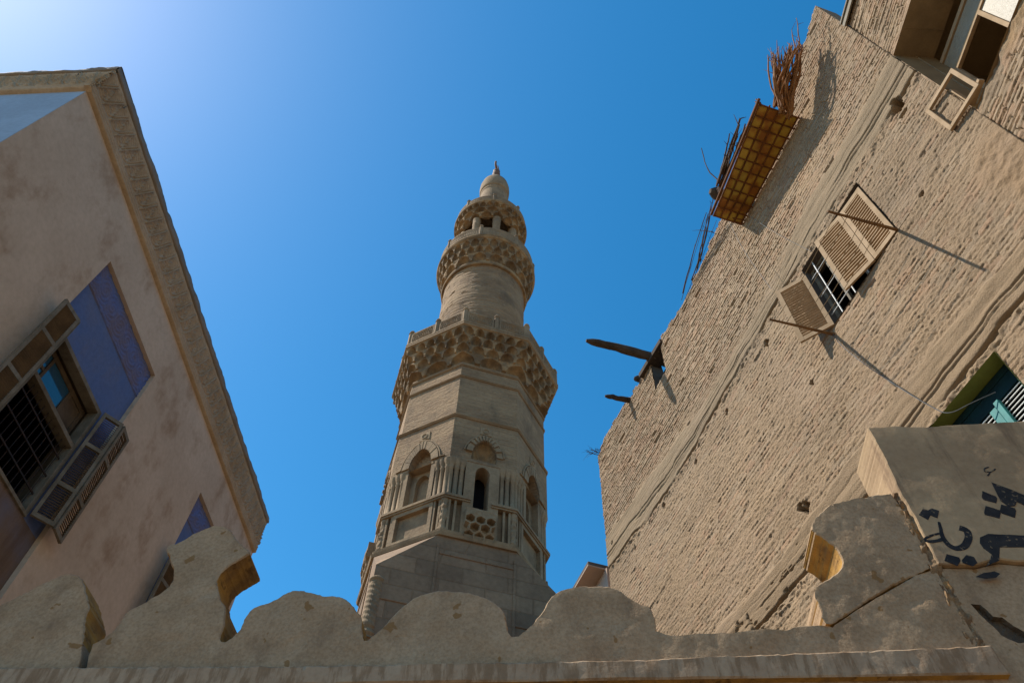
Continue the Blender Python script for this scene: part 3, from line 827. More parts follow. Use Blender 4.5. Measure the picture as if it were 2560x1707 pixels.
TOPU = [0, 0.6, 1.8, 2.5, 3.3, 3.35, 3.95, 4.0, 5, 6.2, 7.2, 8.5, 9.8, 10.2, 10.8, 11.2, 11.53]
TOPZ = [15.05, 15.2, 15.1, 14.93, 14.85, 14.85, 14.95, 15.0, 14.8, 14.95, 15.1, 15.1, 15.05, 15.2, 15.58, 15.68, 15.82]
R1 = (8.27, 9.875, 9.36, 10.98)       # shuttered window
R2 = (7.7, 9.775, 4.75, 6.66)         # window with green reveal
NT = (3.34, 3.92, 13.85, 14.78)        # broken gap in the parapet
U = np.linspace(0, 11.53, 900)
for e in (R1[0], R1[1], R2[0], R2[1], NT[0], NT[1]): U[np.argmin(abs(U - e))] = e
Zb = np.linspace(4.0, 14.2, 790)
for e in (R1[2], R1[3], R2[2], R2[3], NT[2]): Zb[np.argmin(abs(Zb - e))] = e
nt_ = 96
tu = np.interp(U, TOPU, TOPZ)
kb = np.floor(U / 0.21); tu = tu + (hsh(kb, 2.0) - 0.5) * 0.16 + 0.02 * vn(U * 30, U * 0, 4)
ZZ = np.concatenate([np.repeat(Zb[:, None], len(U), 1)] + [(14.2 + (tu - 14.2) * (k + 1) / nt_)[None, :] for k in range(nt_)])
UU = np.repeat(U[None, :], ZZ.shape[0], 0)
upper = sstep(11.6, 12.6, ZZ + 0.35 * vn(UU * 0.5, ZZ * 0, 9)) * sstep(9.5, 6.5, UU) + 0.5 * sstep(11.6, 12.6, ZZ)
upper = np.clip(upper, 0, 1)
W_, T_ = brick_relief(UU, ZZ, 1.0, upper)
def apply_band(W_, T_, mask, u, z, a, b, seed, proud, tint):
    y = (z - a) / np.maximum(0.05, b - a)
    f = proud + 0.004 * fbm(u * 1.2, z * 24, seed, 4) + 0.005 * fbm(u * 5, z * 6, seed + 3, 3) + 0.006 * vn(u * 0.8, y * 7, seed + 9)
    f = f + np.minimum(0, fbm(u * 1.1, z * 26, seed + 5, 3) + 1.15) * 0.05
    crack = np.exp(-((z - a) / 0.018) ** 2) * sstep(-0.2, 0.5, vn(u * 1.5, z * 0, seed + 7) + 0.25)
    for gy, gd in ((0.30, 0.022), (0.42, 0.030), (0.66, 0.012)):
        f = f - gd * np.exp(-((y - gy - 0.02 * vn(u * 0.6, y * 0, seed + 30)) / 0.022) ** 2) * sstep(-0.6, 0.2, vn(u * 0.9, y * 0, seed + 31 + gy * 9))
    W2 = W_ * (1 - mask) + f * mask - 0.055 * crack
    ed = np.exp(-((z - a + 0.10) / 0.09) ** 2)
    W2 = W2 + ed * 0.028 * fbm(u * 9, z * 12, seed + 11, 3)
    t = (np.array(tint) * (1 + 0.08 * fbm(u * 1.5, z * 9, seed + 13, 4))[..., None])
    return W2, T_ * (1 - mask[..., None]) + t * mask[..., None]
mk, a1, b1 = band_mask(UU, ZZ, [0, 1.5, 2.0, 4.3, 4.8, 7.7, 8.7, 11.6], [11.34, 11.2, 11.0, 10.9, 11.04, 11.14, 11.22, 11.22], [12.2, 12.0, 11.95, 11.58, 11.52, 11.55, 11.95, 12.1])
W_, T_ = apply_band(W_, T_, mk, UU, ZZ, a1, b1, 11, 0.016, (0.84, 0.84, 0.80))
mk, a2, b2 = band_mask(UU, ZZ, [0, 6, 8, 11.6], [6.72, 6.74, 6.70, 6.95], [7.42, 7.25, 7.42, 7.40])
W_, T_ = apply_band(W_, T_, mk, UU, ZZ, a2, b2, 23, 0.012, (0.88, 0.85, 0.79))
brk = sstep(-0.15, 0.35, fbm(UU * 2.2, ZZ * 0, 33, 3))
W_ += -0.09 * brk * np.exp(-((ZZ - (6.9 + 0.018 * fbm(UU * 2.5, ZZ * 0, 3, 4))) / 0.014) ** 2) * sstep(3.2, 3.8, UU) * sstep(6.8, 5.8, UU)
W_ += -0.07 * np.exp(-((UU - (4.55 + 0.04 * fbm(ZZ * 6, UU * 0, 3, 3))) / 0.018) ** 2) * sstep(6.5, 6.6, ZZ) * sstep(7.1, 7.0, ZZ)
W_ += -0.05 * sstep(0.75, 1.0, fbm(UU * 4, ZZ * 20, 61, 4)) * sstep(6.5, 6.7, ZZ) * sstep(7.3, 7.1, ZZ) * sstep(3.5, 4.2, UU) * sstep(6.4, 5.8, UU)
# joist lines in the low timber band
for zz_ in (6.42, 6.20, 5.98):
    W_ += -0.03 * np.exp(-((ZZ - zz_ - 0.02 * fbm(UU, ZZ * 0, zz_, 3)) / 0.012) ** 2) * sstep(-.3, .2, fbm(UU * 3, ZZ * 0, zz_ + 5, 2)) * sstep(5.8, 5.0, UU)
HOLES = [(4.196, 10.611, .07), (2.783, 10.741, .075), (1.361, 10.84, .065), (0.323, 11.8, .06), (6.953, 10.709, .085), (5.455, 10.622, .07), (7.45, 9.014, .055), (10.403, 9.38, .05), (6.399, 7.477, .12), (6.3, 7.58, .07)]
for hu, hz, hr in HOLES:
    d = np.abs(UU - hu) / (hr * 0.8) + np.abs(ZZ - hz) / (hr * 1.15) + 0.35 * vn(UU * 28, ZZ * 28, hu)
    W_ = np.where(d < 1.5, np.minimum(W_, W_ - 0.17 * sstep(1.12, 0.85, d)), W_)
d = np.hypot((UU - 11.04) / 0.12, (ZZ - 11.12 - 0.25 * (UU - 11.04)) / 0.20) + 0.45 * fbm(UU * 8, ZZ * 8, 2, 2)
W_ = W_ - 0.55 * sstep(1.05, 0.85, d)
# rough render under the big window
rr = sstep(10.75, 11.2, UU + 0.3 * vn(UU * 2, ZZ * 2, 5)) * sstep(9.2, 8.7, ZZ + 0.2 * vn(UU * 2, ZZ * 2, 8))
W_ = W_ * (1 - rr) + rr * (0.012 + 0.014 * fbm(UU * 9, ZZ * 9, 17, 4))
T_ = T_ * (1 - rr[..., None]) + np.array([0.92, 0.84, 0.74]) * rr[..., None]
# top and ends turn back into the wall
last = ZZ[-1:]
ZZ = np.concatenate([ZZ, last - 0.01, last - 0.02, last - 1.2]); UU = np.concatenate([UU, UU[-3:]])
W_ = np.concatenate([W_, 0 * last - 0.06, 0 * last - 0.32, 0 * last - 0.32]); T_ = np.concatenate([T_, T_[-1:], T_[-1:], T_[-1:]])
nR = len(ZZ)
pad = lambda A: np.concatenate([A[:, :1], A, A[:, -1:]], 1)
ZZ, T_ = pad(ZZ), pad(T_)
Wp = pad(W_); Wp[:, 0] = np.where(np.arange(nR) < nR - 3, -0.45, Wp[:, 0]); Wp[:, -1] = np.where(np.arange(nR) < nR - 3, -0.45, Wp[:, -1])
Up = np.concatenate([[U[0]], U, [U[-1]]])
uc = 0.5 * (Up[:-1] + Up[1:])[None, :]; zc = 0.5 * (ZZ[:-1, :-1] + ZZ[1:, 1:])
keep = np.ones(zc.shape, bool)
rowm = (np.arange(nR - 1) < nR - 4)[:, None]
for q in (R1, R2): keep &= ~((uc > q[0]) & (uc < q[1]) & (zc > q[2]) & (zc < q[3]) & rowm)
for hu, hz, hr in HOLES:       # holes cut through; near-black plates behind stand in for their shade
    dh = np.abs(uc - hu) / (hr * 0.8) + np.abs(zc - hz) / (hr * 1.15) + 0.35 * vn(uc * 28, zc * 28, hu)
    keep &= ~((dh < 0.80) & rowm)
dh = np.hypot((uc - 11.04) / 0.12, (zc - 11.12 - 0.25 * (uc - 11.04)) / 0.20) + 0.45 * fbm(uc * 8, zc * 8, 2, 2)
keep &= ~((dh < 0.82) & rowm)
keep &= ~((uc > NT[0]) & (uc < NT[1]) & (((zc > NT[2]) & (zc < NT[3]) & rowm) | ~rowm))
grid_object('wall', RW, Up, None, Wp, keep, MT['brick'], rb, color=T_, Zmap=ZZ)

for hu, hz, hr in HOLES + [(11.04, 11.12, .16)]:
    m = MB(); m.box(RW, hu - .25, hu + .25, -.34 - .001 * hz, -.32 - .001 * hz, hz - .3, hz + .55); m.build('hole_shade_plate', MT['dark'], rb)  # near-black plate: the shade in the hole is put into its colour
# nearer wing, turned towards the street
S = np.linspace(0, 5.6, 330)
Z2 = np.linspace(6.5, 14.24, 480)
B1 = (0.03, 2.6, 9.42, 12.02)
for e in B1[:2]: S[np.argmin(abs(S - e))] = e
for e in B1[2:]: Z2[np.argmin(abs(Z2 - e))] = e
uu, zz = np.meshgrid(S, Z2)
w, t = brick_relief(uu + 20, zz, 4.0, 0.75 + 0 * zz)
gap = sstep(-0.2, 0.25, vn(uu * 2.5, zz / 0.16, 3)) * np.exp(-(((zz / 0.164) - np.floor(zz / 0.164) - 0.5) / 0.10) ** 2) * sstep(12.3, 12.7, zz)
w = w - 0.05 * gap
edge = sstep(0.30, 0.0, np.maximum(np.maximum(B1[0] - uu, uu - B1[1]), np.maximum(B1[2] - zz, zz - B1[3]))) * sstep(12.9, 12.4, zz)
w = w * (1 - edge) + edge * (0.02 + 0.018 * fbm(uu * 7, zz * 7, 9, 4))
och = (edge * sstep(0.6, 0.9, uu) * sstep(9.6, 9.2, zz))[..., None]
t = t * (1 - och) + np.array([1.12, 0.98, 0.70]) * och
sl_ = np.interp(zz, [12.4, 14.3], [0.0, 0.03])
P_ = sl_ + uu * (5.6 - sl_) / 5.6
inw = np.where((zz > B1[2]) & (zz < B1[3]), 0, 1)
keep = np.ones((len(Z2) - 1, len(S) - 1), bool)
uc = 0.5 * (S[:-1] + S[1:])[None, :]; zc = 0.5 * (Z2[:-1] + Z2[1:])[:, None]
keep &= ~((uc > B1[0]) & (uc < B1[1]) & (zc > B1[2]) & (zc < B1[3]))
o = grid_object('wing_wall', RW2, S, Z2, w, keep, MT['brick'], rb, color=t)
co = np.zeros(len(o.data.vertices) * 3, dtype=np.float32); o.data.vertices.foreach_get('co', co)
co = co.reshape(-1, 3)
if len(co) == uu.size: co[:, :2] += ((P_ - uu).reshape(-1, 1)) * np.array([RW2.u.x, RW2.u.y]); o.data.vertices.foreach_set('co', co.ravel()); o.data.update()
# hidden body of the building: lower walls, roof slab, rear
m = MB()
m.box(RW, 0, 11.53, -0.6, -0.03, GZ, 4.0)
m.box(RW, 0.02, 11.5, -7, -0.40, 13.2, 13.45)
m.box(RW, 0.02, 0.3, -7, -0.46, GZ, 13.2)
m.box(RW, 0.02, 11.5, -7.2, -7, GZ, 13.2)
m.box(RW2, 0, 5.6, -0.6, -0.03, GZ, 6.5)
m.build('rear_body', MT['concrete'], rb)
m = MB()
for u_ in NT[:2]:
    s_ = 1 if u_ == NT[0] else -1
    m.box(RW, u_ - 0.10 * (s_ > 0), u_ + 0.10 * (s_ < 0), -0.31, -0.03, NT[2] - 0.1, NT[3] + 0.15)
m.box(RW, NT[0], NT[1], -0.31, -0.03, NT[2] - 0.2, NT[2] + 0.004)
m.build('gap_side', MT['concrete'], rb)

# shuttered window
w1 = thing('window', RW(9.0, 0, R1[2]), None, None); w1.parent = rb; w1.location = RW(9.0, 0, R1[2]) - rb.location
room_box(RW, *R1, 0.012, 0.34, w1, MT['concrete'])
m = MB()
for q in ((R1[0], R1[0] + .06, R1[2], R1[3]), (R1[1] - .06, R1[1], R1[2], R1[3]), (R1[0] + .06, R1[1] - .06, R1[3] - .06, R1[3]), (R1[0] + .06, R1[1] - .06, R1[2], R1[2] + .06), (9.05, 9.10, R1[2] + .06, R1[3] - .06), (8.60, 8.64, R1[2] + .06, R1[3] - .06)):
    m.box(RW, q[0], q[1], -.22, -.15, q[2], q[3])
m.build('frame', MT['grey_wood'], w1, bevel=.003)
m = MB()
for u_ in (8.46, 8.80, 9.14, 9.48): m.tube([RW(u_, -.07, R1[2]), RW(u_, -.07, R1[3])], .011, 6)
for z_ in (9.68, 10.2, 10.7): m.tube([RW(R1[0], -.075, z_), RW(R1[1], -.075, z_)], .008, 6)
m.build('grille', MT['white_bar'], w1)
def rleaf(u, w, u2, w2, z0, z1, mf=MT['cream_wood'], ms=MT['cream_wood'], name='shutter', **kw):
    f = RW.sub(u, w, math.atan2(w2 - w, u2 - u))
    return louver_leaf(f, math.hypot(u2 - u, w2 - w), z0, z1, w1, mf, ms, pitch=.062, tilt=kw.pop('tilt', 8), slat_d=.034, slat_h=.010, stile=.07, rail_h=.085, name=name, **kw)
rleaf(9.85, .0, 9.385, .03, 9.38, 10.85)
rleaf(9.375, .035, 8.83, .15, 9.37, 10.83)
rleaf(8.28, .0, 7.84, .30, 9.36, 10.80, tilt=35)
f = RW.sub(8.29, .035, math.atan2(.30, -.44))
m = MB(); m.box(f, .0, .05, .03, .06, 9.40, 10.78); m.box(f, .47, .52, .03, .06, 9.40, 10.78); m.build('shutter_batten', MT['grey_wood'], w1, bevel=.003)

# window with green reveal
w2 = thing('window', RW(8.9, 0, R2[2]), None, None); w2.parent = rb; w2.location = RW(8.9, 0, R2[2]) - rb.location
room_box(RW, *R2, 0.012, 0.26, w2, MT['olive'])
m = MB()
u0, u1, z0, z1 = R2
for q in ((u0, u0 + .07, z0, z1), (u1 - .05, u1, z0, z1), (u0 + .07, u1 - .05, z1 - .09, z1), (u0 + .07, u1 - .05, z0, z0 + .08)):
    m.box(RW, q[0], q[1], -.25, -.19, q[2], q[3])
m.box(RW, u0 + .07, 9.0, -.245, -.20, z0 + .08, z1 - .09); m.box(RW, 9.0, u1 - .05, -.245, -.20, 6.39, z1 - .09)
m.build('frame', MT['teal_shaded'], w2, bevel=.003)
m = MB()
for k in range(30):
    z_ = 6.36 - k * .052
    v = [RW(u_, w_, z_ + dz) for u_ in (9.0, u1 - .05) for (w_, dz) in ((-.235, .022), (-.195, -.004), (-.195, -.014), (-.235, .012))]
    m.add(v, [(0, 1, 2, 3), (7, 6, 5, 4), (0, 4, 5, 1), (1, 5, 6, 2), (2, 6, 7, 3), (3, 7, 4, 0)])
m.build('slats', MT['pale_slat'], w2)
m = MB()
m.box(RW, 9.24, 9.33, -.19, -.15, z0, 6.33); m.box(RW, 9.335, 9.40, -.19, -.14, z0, 6.37)
m.box(RW, u1 - .08, u1 - .03, -.19, -.15, z0, 6.36)
m.build('stile', MT['teal'], w2, bevel=.004)

# large open window in the nearer wing
w3 = thing('window', RW2(1.0, 0, B1[2]), None, None); w3.parent = rb; w3.location = RW2(1.0, 0, B1[2]) - rb.location
room_box(RW2, *B1, 0.045, 0.62, w3, MT['brown_board'], room=MT['brown_board'])
m = MB()
for s_ in (0.42, 0.98): m.box(RW2, s_, s_ + .012, -.58, 0.0, B1[3] - .014, B1[3] - .002)
for q in ((.03, .045, -.30, -.285),): m.box(RW2, q[0], q[1], q[2], q[3], B1[2], B1[3])
m.build('soffit_batten', MT['brown_board'], w3)
m = MB()
s0, s1 = B1[0], B1[1]
m.box(RW2, s0, s1, -.57, -.53, 11.66, 11.74)
m.box(RW2, s0, s1, -.59, -.57, 11.26, 11.66)
m.box(RW2, s0, s1, -.575, -.52, 11.18, 11.26)
for s_ in (s0, .80, 1.55, s1 - .06): m.box(RW2, s_, s_ + .06, -.575, -.515, 10.1, 11.18)
m.box(RW2, s0, s1, -.58, -.50, 10.02, 10.10)
m.build('frame', MT['cream_wood'], w3, bevel=.004)
m = MB()
m.box(RW2, s0, .80, -.56, -.545, 9.5, 10.02)
m.box(RW2, .86, 1.55, -.56, -.545, 10.10, 11.18)
m.box(RW2, s0 + .0, s1, -.568, -.560, 11.27, 11.65)
m.build('gloss_panel', MT['gloss_cream'], w3)
f = RW2.sub(.285, .02, math.pi - math.atan2(.13, .57))
m = MB()
L_ = .60
for q in ((0, .055, 9.56, 10.31), (L_ - .055, L_, 9.56, 10.31), (.055, L_ - .055, 9.56, 9.625), (.055, L_ - .055, 10.245, 10.31)):
    m.box(f, q[0], q[1], -.022, .022, q[2], q[3])
m.build('casement', MT['cream_wood'], w3, bevel=.004)
m = MB()
m.box(RW2, s0 - .01, .33, -.04, .03, 9.60, 9.66); m.box(RW2, .02, .05, -.05, .02, 9.66, 10.2)
m.build('sill_board', MT['cream_wood'], w3, bevel=.003)
# roof of the nearer wing
m = MB(); m.box(RW2, .0, 5.6, -.34, .10, 14.24, 14.29); m.box(RW2, .0, 5.6, .045, .075, 14.10, 14.24)
m.build('eave_board', MT['grey_wood'], rb, bevel=.005)
m = MB(); m.box(RW2, .02, 5.6, -5, -.05, 14.30, 14.42)
m.build('wing_roof', MT['log'], rb)

# ------------------------------------------------------------------ clothesline, wires
cl = thing('clothesline', RW(9.0, 0, 9.3), 'clothesline of two short wooden poles with cords, below the open cream shutters', 'clothesline')
P1a, P1b = RW(9.86, -.06, 9.39), RW(9.85, 1.11, 9.22)
P2a, P2b = RW(8.19, -.06, 9.24), RW(8.18, 1.07, 9.11)
for a, b, sd in ((P1a, P1b, 1), (P2a, P2b, 5)):
    m = MB(); n = 12
    m.tube([a.lerp(b, k / n) + Vector((0, 0, .006 * noise.noise(Vector((k * .7, sd, 0))))) for k in range(n + 1)], [.024 - .006 * k / n for k in range(n + 1)], 8, wob=.3, seed=sd)
    m.build('pole', MT['pole'], cl)
for t in (.30, .42, .55, .74, .90):
    a, b = P1a.lerp(P1b, t), P2a.lerp(P2b, t + .02)
    m = MB(); m.tube([a.lerp(b, k / 14) - Vector((0, 0, .05 * math.sin(math.pi * k / 14) * (1 + t))) for k in range(15)], .0045, 5)
    m.build('cord', MT['cord'], cl)
def wire(pts, r, mt, label, name='wire'):
    m = MB()
    q = []
    for i in range(len(pts) - 1):
        for k in range(8): q.append(Vector(pts[i]).lerp(Vector(pts[i + 1]), k / 8))
    q.append(Vector(pts[-1]))
    q2 = [sum((q[min(max(i + d, 0), len(q) - 1)] for d in range(-4, 5)), Vector()) / 9 for i in range(len(q))]
    q2[0], q2[-1] = q[0], q[-1]
    m.tube(q2, r, 5)
    return tag(m.build(name, mt), label, 'cable')
wire([RW(8.2, .03, 9.22), RW(8.23, .06, 8.83), RW(8.56, .08, 7.68), RW(8.9, .08, 6.66), RW(9.0, .06, 6.50), RW(9.2, .02, 6.45), RW(9.45, -.12, 6.42)], .0055, MT['cable'], 'grey cable running down the brick wall from the lower clothesline pole to the green window', 'cable')
wire([RW(7.62, .30, 13.95), RW(7.64, .32, 12.6), RW(7.80, .30, 11.0)], .004, MT['cable'], 'thin wire hanging from the yellow roof tray to the open single shutter')
wire([RW(7.9, .12, 13.9), RW(8.25, .05, 12.3), RW(8.62, .03, 11.0)], .003, MT['cable'], 'thin slack wire on the brick wall between the yellow tray and shuttered window')

# ------------------------------------------------------------------ yellow tray and dry sticks at the roof edge
tr = thing('roof_tray', RW(8.7, .02, 14), 'rusty iron rack with yellow translucent sheets jutting from the brick wall near the roof', 'rack')
tu0, tu1 = 7.62, 9.87
wo = lambda u: .62 + .20 * (u - tu0) / (tu1 - tu0)
TZ = lambda u, w: 14.0 + .02 * math.sin(u * 2.1)
m = MB()
nU, nW = 11, 4
for i in range(nU + 1):
    u_ = tu0 + (tu1 - tu0) * i / nU
    m.tube([RW(u_, -.05, TZ(u_, 0) - .012), RW(u_, wo(u_) + .015, TZ(u_, 0) - .012)], .015, 6)
for j in range(nW + 1):
    pts = [RW(tu0 - .02 + (tu1 + .06 - tu0) * i / nU, .03 + (wo(tu0 + (tu1 - tu0) * i / nU) - .03) * j / nW, TZ(tu0 + (tu1 - tu0) * i / nU, 0)) for i in range(nU + 1)]
    m.tube(pts, .017, 6)
m.tube([RW(tu0 - .03, wo(tu0) + .03, 14.06), RW(tu1 + .08, wo(tu1) + .03, 14.06)], .028, 6)
for u_, z_ in ((tu1 + .02, 14.22), (tu1 - .02, 14.2)): m.tube([RW(u_, wo(u_) - .02, 13.98), RW(u_, wo(u_) + .02, z_)], .013, 6)
m.build('iron_grid', MT['rust'], tr)
m = MB()
for i in range(nU):
    for j in range(nW):
        a, b = tu0 + (tu1 - tu0) * i / nU, tu0 + (tu1 - tu0) * (i + 1) / nU
        e = lambda u, q: .03 + (wo(u) - .03) * q / nW
        dz = random.uniform(.016, .030); tl = random.uniform(-.006, .006)
        p = [(a, e(a, j)), (b, e(b, j)), (b, e(b, j + 1)), (a, e(a, j + 1))]
        v = [RW(u_, w_, TZ(u_, 0) + dz + tl * (k in (1, 2))) for k, (u_, w_) in enumerate(p)] + [RW(u_, w_, TZ(u_, 0) + dz + .006 + tl * (k in (1, 2))) for k, (u_, w_) in enumerate(p)]
        m.add(v, [(0, 1, 2, 3), (7, 6, 5, 4), (0, 4, 5, 1), (1, 5, 6, 2), (2, 6, 7, 3), (3, 7, 4, 0)])
m.build('yellow_sheets', MT['yellow'], tr)
m = MB()
for (a, b) in ((7.75, 0), (7.68, .12)): m.tube([RW(a, -.05, 13.93), RW(a - .03, .28, 13.90)], .014, 6)
m.build('bracket', MT['rust'], tr)

def stalks(name, mt, label, cat, specs, seed):
    random.seed(seed)
    m = MB()
    for (a, b, r, bend, forks) in specs:
        n = 9
        a, b = Vector(a), Vector(b)
        side = (b - a).cross(Vector((0, 0, 1))).normalized() * bend + Vector((random.uniform(-1, 1), random.uniform(-1, 1), random.uniform(-1, 1))) * .03
        pts = [a.lerp(b, k / n) + side * math.sin(math.pi * k / n) + Vector((noise.noise(Vector((k * .8, seed + r * 900, 1))), noise.noise(Vector((k * .8, seed + r * 900, 5))), noise.noise(Vector((k * .8, seed + r * 900, 9))))) * .018 for k in range(n + 1)]
        m.tube(pts, [r * (1 - .5 * k / n) for k in range(n + 1)], 6, wob=.4, seed=seed)
        for _ in range(forks):
            k = random.randint(5, n); d = (b - a).normalized()
            q = pts[k] + (d + Vector((random.uniform(-1, 1), random.uniform(-1, 1), random.uniform(-1, 1))) * .8) * random.uniform(.08, .22)
            m.tube([pts[k], pts[k].lerp(q, .5) + Vector((0, 0, .01)), q], [r * .45, r * .3, r * .15], 4)
    return tag(m.build(name, mt), label, cat)
random.seed(11)
sp = []
for k in range(54):
    a = RW(9.93 + random.uniform(-.07, .10), .40 + random.uniform(-.12, .14), 13.75 + random.uniform(-.1, .35))
    q = random.random()
    b = RW(10.52 + .42 * q + random.uniform(-.06, .06), .62 - .32 * q + random.uniform(-.14, .14), 15.05 - .30 * q + random.uniform(-.35, .30))
    sp.append((a, b, random.uniform(.012, .030), random.uniform(-.13, .13), random.randint(0, 3)))
sp += [(RW(10.75, .35, 14.7), RW(11.05, .38, 15.45), .014, .03, 2), (RW(10.85, .30, 14.7), RW(11.25, .38, 15.50), .013, .02, 1), (RW(10.5, .5, 14.6), RW(10.62, .60, 15.45), .012, .02, 2)]
stalks('palm_stalk_bundle', MT['twig'], 'orange brown bundle of dry palm stalks rising beyond the upper end of the yellow tray', 'bundle of stalks', sp, 3)
sp = []
for k in range(11):
    a = RW(7.95 + random.uniform(-.05, .35), .64 + random.uniform(-.03, .12), 14.22 + random.uniform(0, .22))
    b = RW(9.10 + random.uniform(-.10, .30), .74 + random.uniform(-.02, .16), 14.30 + random.uniform(0, .38))
    sp.append((a, b, random.uniform(.016, .03), random.uniform(-.03, .03), 2))
stalks('stick_bundle', MT['stick'], 'dark dry sticks stacked along the outer edge of the yellow tray', 'sticks', sp, 5)
sp = [(RW(8.15, .66, 14.5), RW(8.35, .92, 15.6), .014, .05, 0), (RW(6.9, .05, 15.0), RW(6.72, .22, 15.35), .012, .02, 1)]
for k in range(9):
    sp.append((RW(5.1 + random.uniform(-.1, 1.2), .02 + random.uniform(0, .08), 14.78 + random.uniform(-.05, .1)), RW(7.3 + random.uniform(-.3, .4), .22 + random.uniform(-.1, .25), 14.95 + random.uniform(-.15, .15)), random.uniform(.006, .016), random.uniform(-.06, .06), 1))
stalks('roof_edge_sticks', MT['stick'], 'thin dark sticks trailing along the roof edge below the lower end of the tray', 'sticks', sp, 8)
sp = [(RW(.10 + random.uniform(-.1, .12), -.1, 15.05 + random.uniform(-.05, .1)), RW(.02 + random.uniform(-.15, .2), .20 + random.uniform(-.1, .15), 15.08 + random.uniform(-.1, .2)), random.uniform(.008, .016), .02, 2) for k in range(8)]
stalks('straw_tuft', MT['stick'], 'small dark tuft of straw at the far top corner of the brick building', 'straw', sp, 9)

def log(name, a, b, r0, r1, label, seed, n=14, bend=.05):
    a, b = Vector(a), Vector(b)
    m = MB()
    pts = [a.lerp(b, k / n) + Vector((0, 0, bend * math.sin(math.pi * k / n) + .02 * noise.noise(Vector((k * .5, seed, 0))))) for k in range(n + 1)]
    rr = [r0 + (r1 - r0) * k / n for k in range(n + 1)]
    rr[-1] *= .45; rr[-2] *= .85
    m.tube(pts, rr, 12, wob=.28, seed=seed)
    return tag(m.build(name, MT['log']), label, 'beam')
log('roof_beam', RW(3.50, -.5, 14.86), RW(3.36, 1.63, 15.02), .125, .085, 'thick dark wooden beam jutting far out from the gap in the brick parapet', 2, bend=.07)
log('roof_beam', RW(2.12, -.3, 14.90), RW(2.02, .62, 14.92), .075, .06, 'short thin wooden beam end jutting from the parapet near the far corner', 6, bend=.02)
log('roof_beam', RW(2.75, -.3, 14.98), RW(2.72, .13, 15.0), .085, .07, 'stubby dark beam end at the parapet between the thick beam and the short thin beam', 9, bend=0)
log('roof_beam', RW(7.92, -.2, 14.36), RW(7.92, .76, 14.42), .13, .125, 'cut dark log end sticking out at the lower outer corner of the yellow tray', 12, bend=0)
m = MB()
f = Fr(RW(4.03, .0, 0), RW.u * -1 + RW.n * .05, RW.n)
m.box(f, 0, 1.12, -.26, .05, 14.78, 14.93); m.box(f, .12, .42, -.30, -.24, 14.25, 14.78); m.box(f, .30, .69, -.30, -.24, 13.80, 14.40)
tag(m.build('lintel_plank', MT['log'], bevel=.006), 'dark wooden plank bridging the broken gap in the brick parapet', 'plank')

# ------------------------------------------------------------------ lower house beyond the brick building
nbh = thing('neighbour_house', RW(-2.5, -2, GZ), 'small pale pinkish house with flat overhanging roof slab beyond the brick building', 'house')
m = MB(); m.box(RW, -6, -.16, -6, -.02, GZ, 11.5); m.build('wall', MT['neighbour'], nbh)
m = MB(); m.box(RW, -6.2, -.24, -6, .40, 11.5, 11.535); m.build('roof_soffit', MT['neighbour'], nbh, bevel=.004)
m = MB(); m.box(RW, -6.2, -.25, -6, .39, 11.535, 11.64); m.build('roof_slab', MT['concrete'], nbh, bevel=.008)

# ------------------------------------------------------------------ minaret
UN = 1.3                                     # metres in one tower unit
TC = Vector((-1.34, 20.15, 0))
PH = 262.6                                   # bearing of the octagon corner nearest the viewer (degrees)
def th_(z): return GZ + UN * (z + 1.2692)    # tower height marks to metres
mn = thing('minaret', (TC.x, TC.y, GZ), 'tall carved stone minaret with octagonal lower stage, round upper stage and bulb top', 'minaret')

mn.rotation_euler = (0, -0.006, 0)           # the tower leans a little

class Tower(MB):
    def done(s, name, mats, **kw):
        s.uv = []
        for x, y, z in s.v:
            a = math.atan2(-(x - TC.x), -(y - TC.y))     # seam on the far side
            s.uv.append((-a * 2.9, z))
        return s.build(name, mats, mn, **kw)
    def ring(s, prof, n=96, ph=0.0, mi=0, cap=True):
        """lathe: prof [(r, z)] in tower units"""
        vs, fs = [], []
        for r, z in prof:
            for k in range(n):
                a = rad(ph) + 2 * math.pi * k / n
                vs.append((TC.x + UN * r * math.cos(a), TC.y + UN * r * math.sin(a), th_(z)))
        for i in range(len(prof) - 1):
            for k in range(n):
                fs.append((i * n + k, i * n + (k + 1) % n, (i + 1) * n + (k + 1) % n, (i + 1) * n + k))
        if cap:
            fs.append(tuple(range(n))[::-1]); fs.append(tuple((len(prof) - 1) * n + k for k in range(n)))
        s.add(vs, fs, mi)

class TFr(Fr):
    """face frame of the tower in tower units: u sideways, w out from the axis"""
    def __init__(s, ang):
        a = rad(ang); s.u = Vector((-math.sin(a), math.cos(a), 0)); s.n = Vector((math.cos(a), math.sin(a), 0))
    def __call__(s, u, w, z):
        v = TC + s.u * (u * UN) + s.n * (w * UN); v.z = th_(z); return v
class TCyl:
    """curved frame: u = arc length at radius r0 measured from bearing ang"""
    def __init__(s, ang, r0):
        s.a, s.r0 = rad(ang), r0; s.u = Vector((-math.sin(s.a), math.cos(s.a), 0)); s.n = Vector((math.cos(s.a), math.sin(s.a), 0))
    def __call__(s, u, w, z):
        a = s.a + u / s.r0; return Vector((TC.x + UN * w * math.cos(a), TC.y + UN * w * math.sin(a), th_(z)))

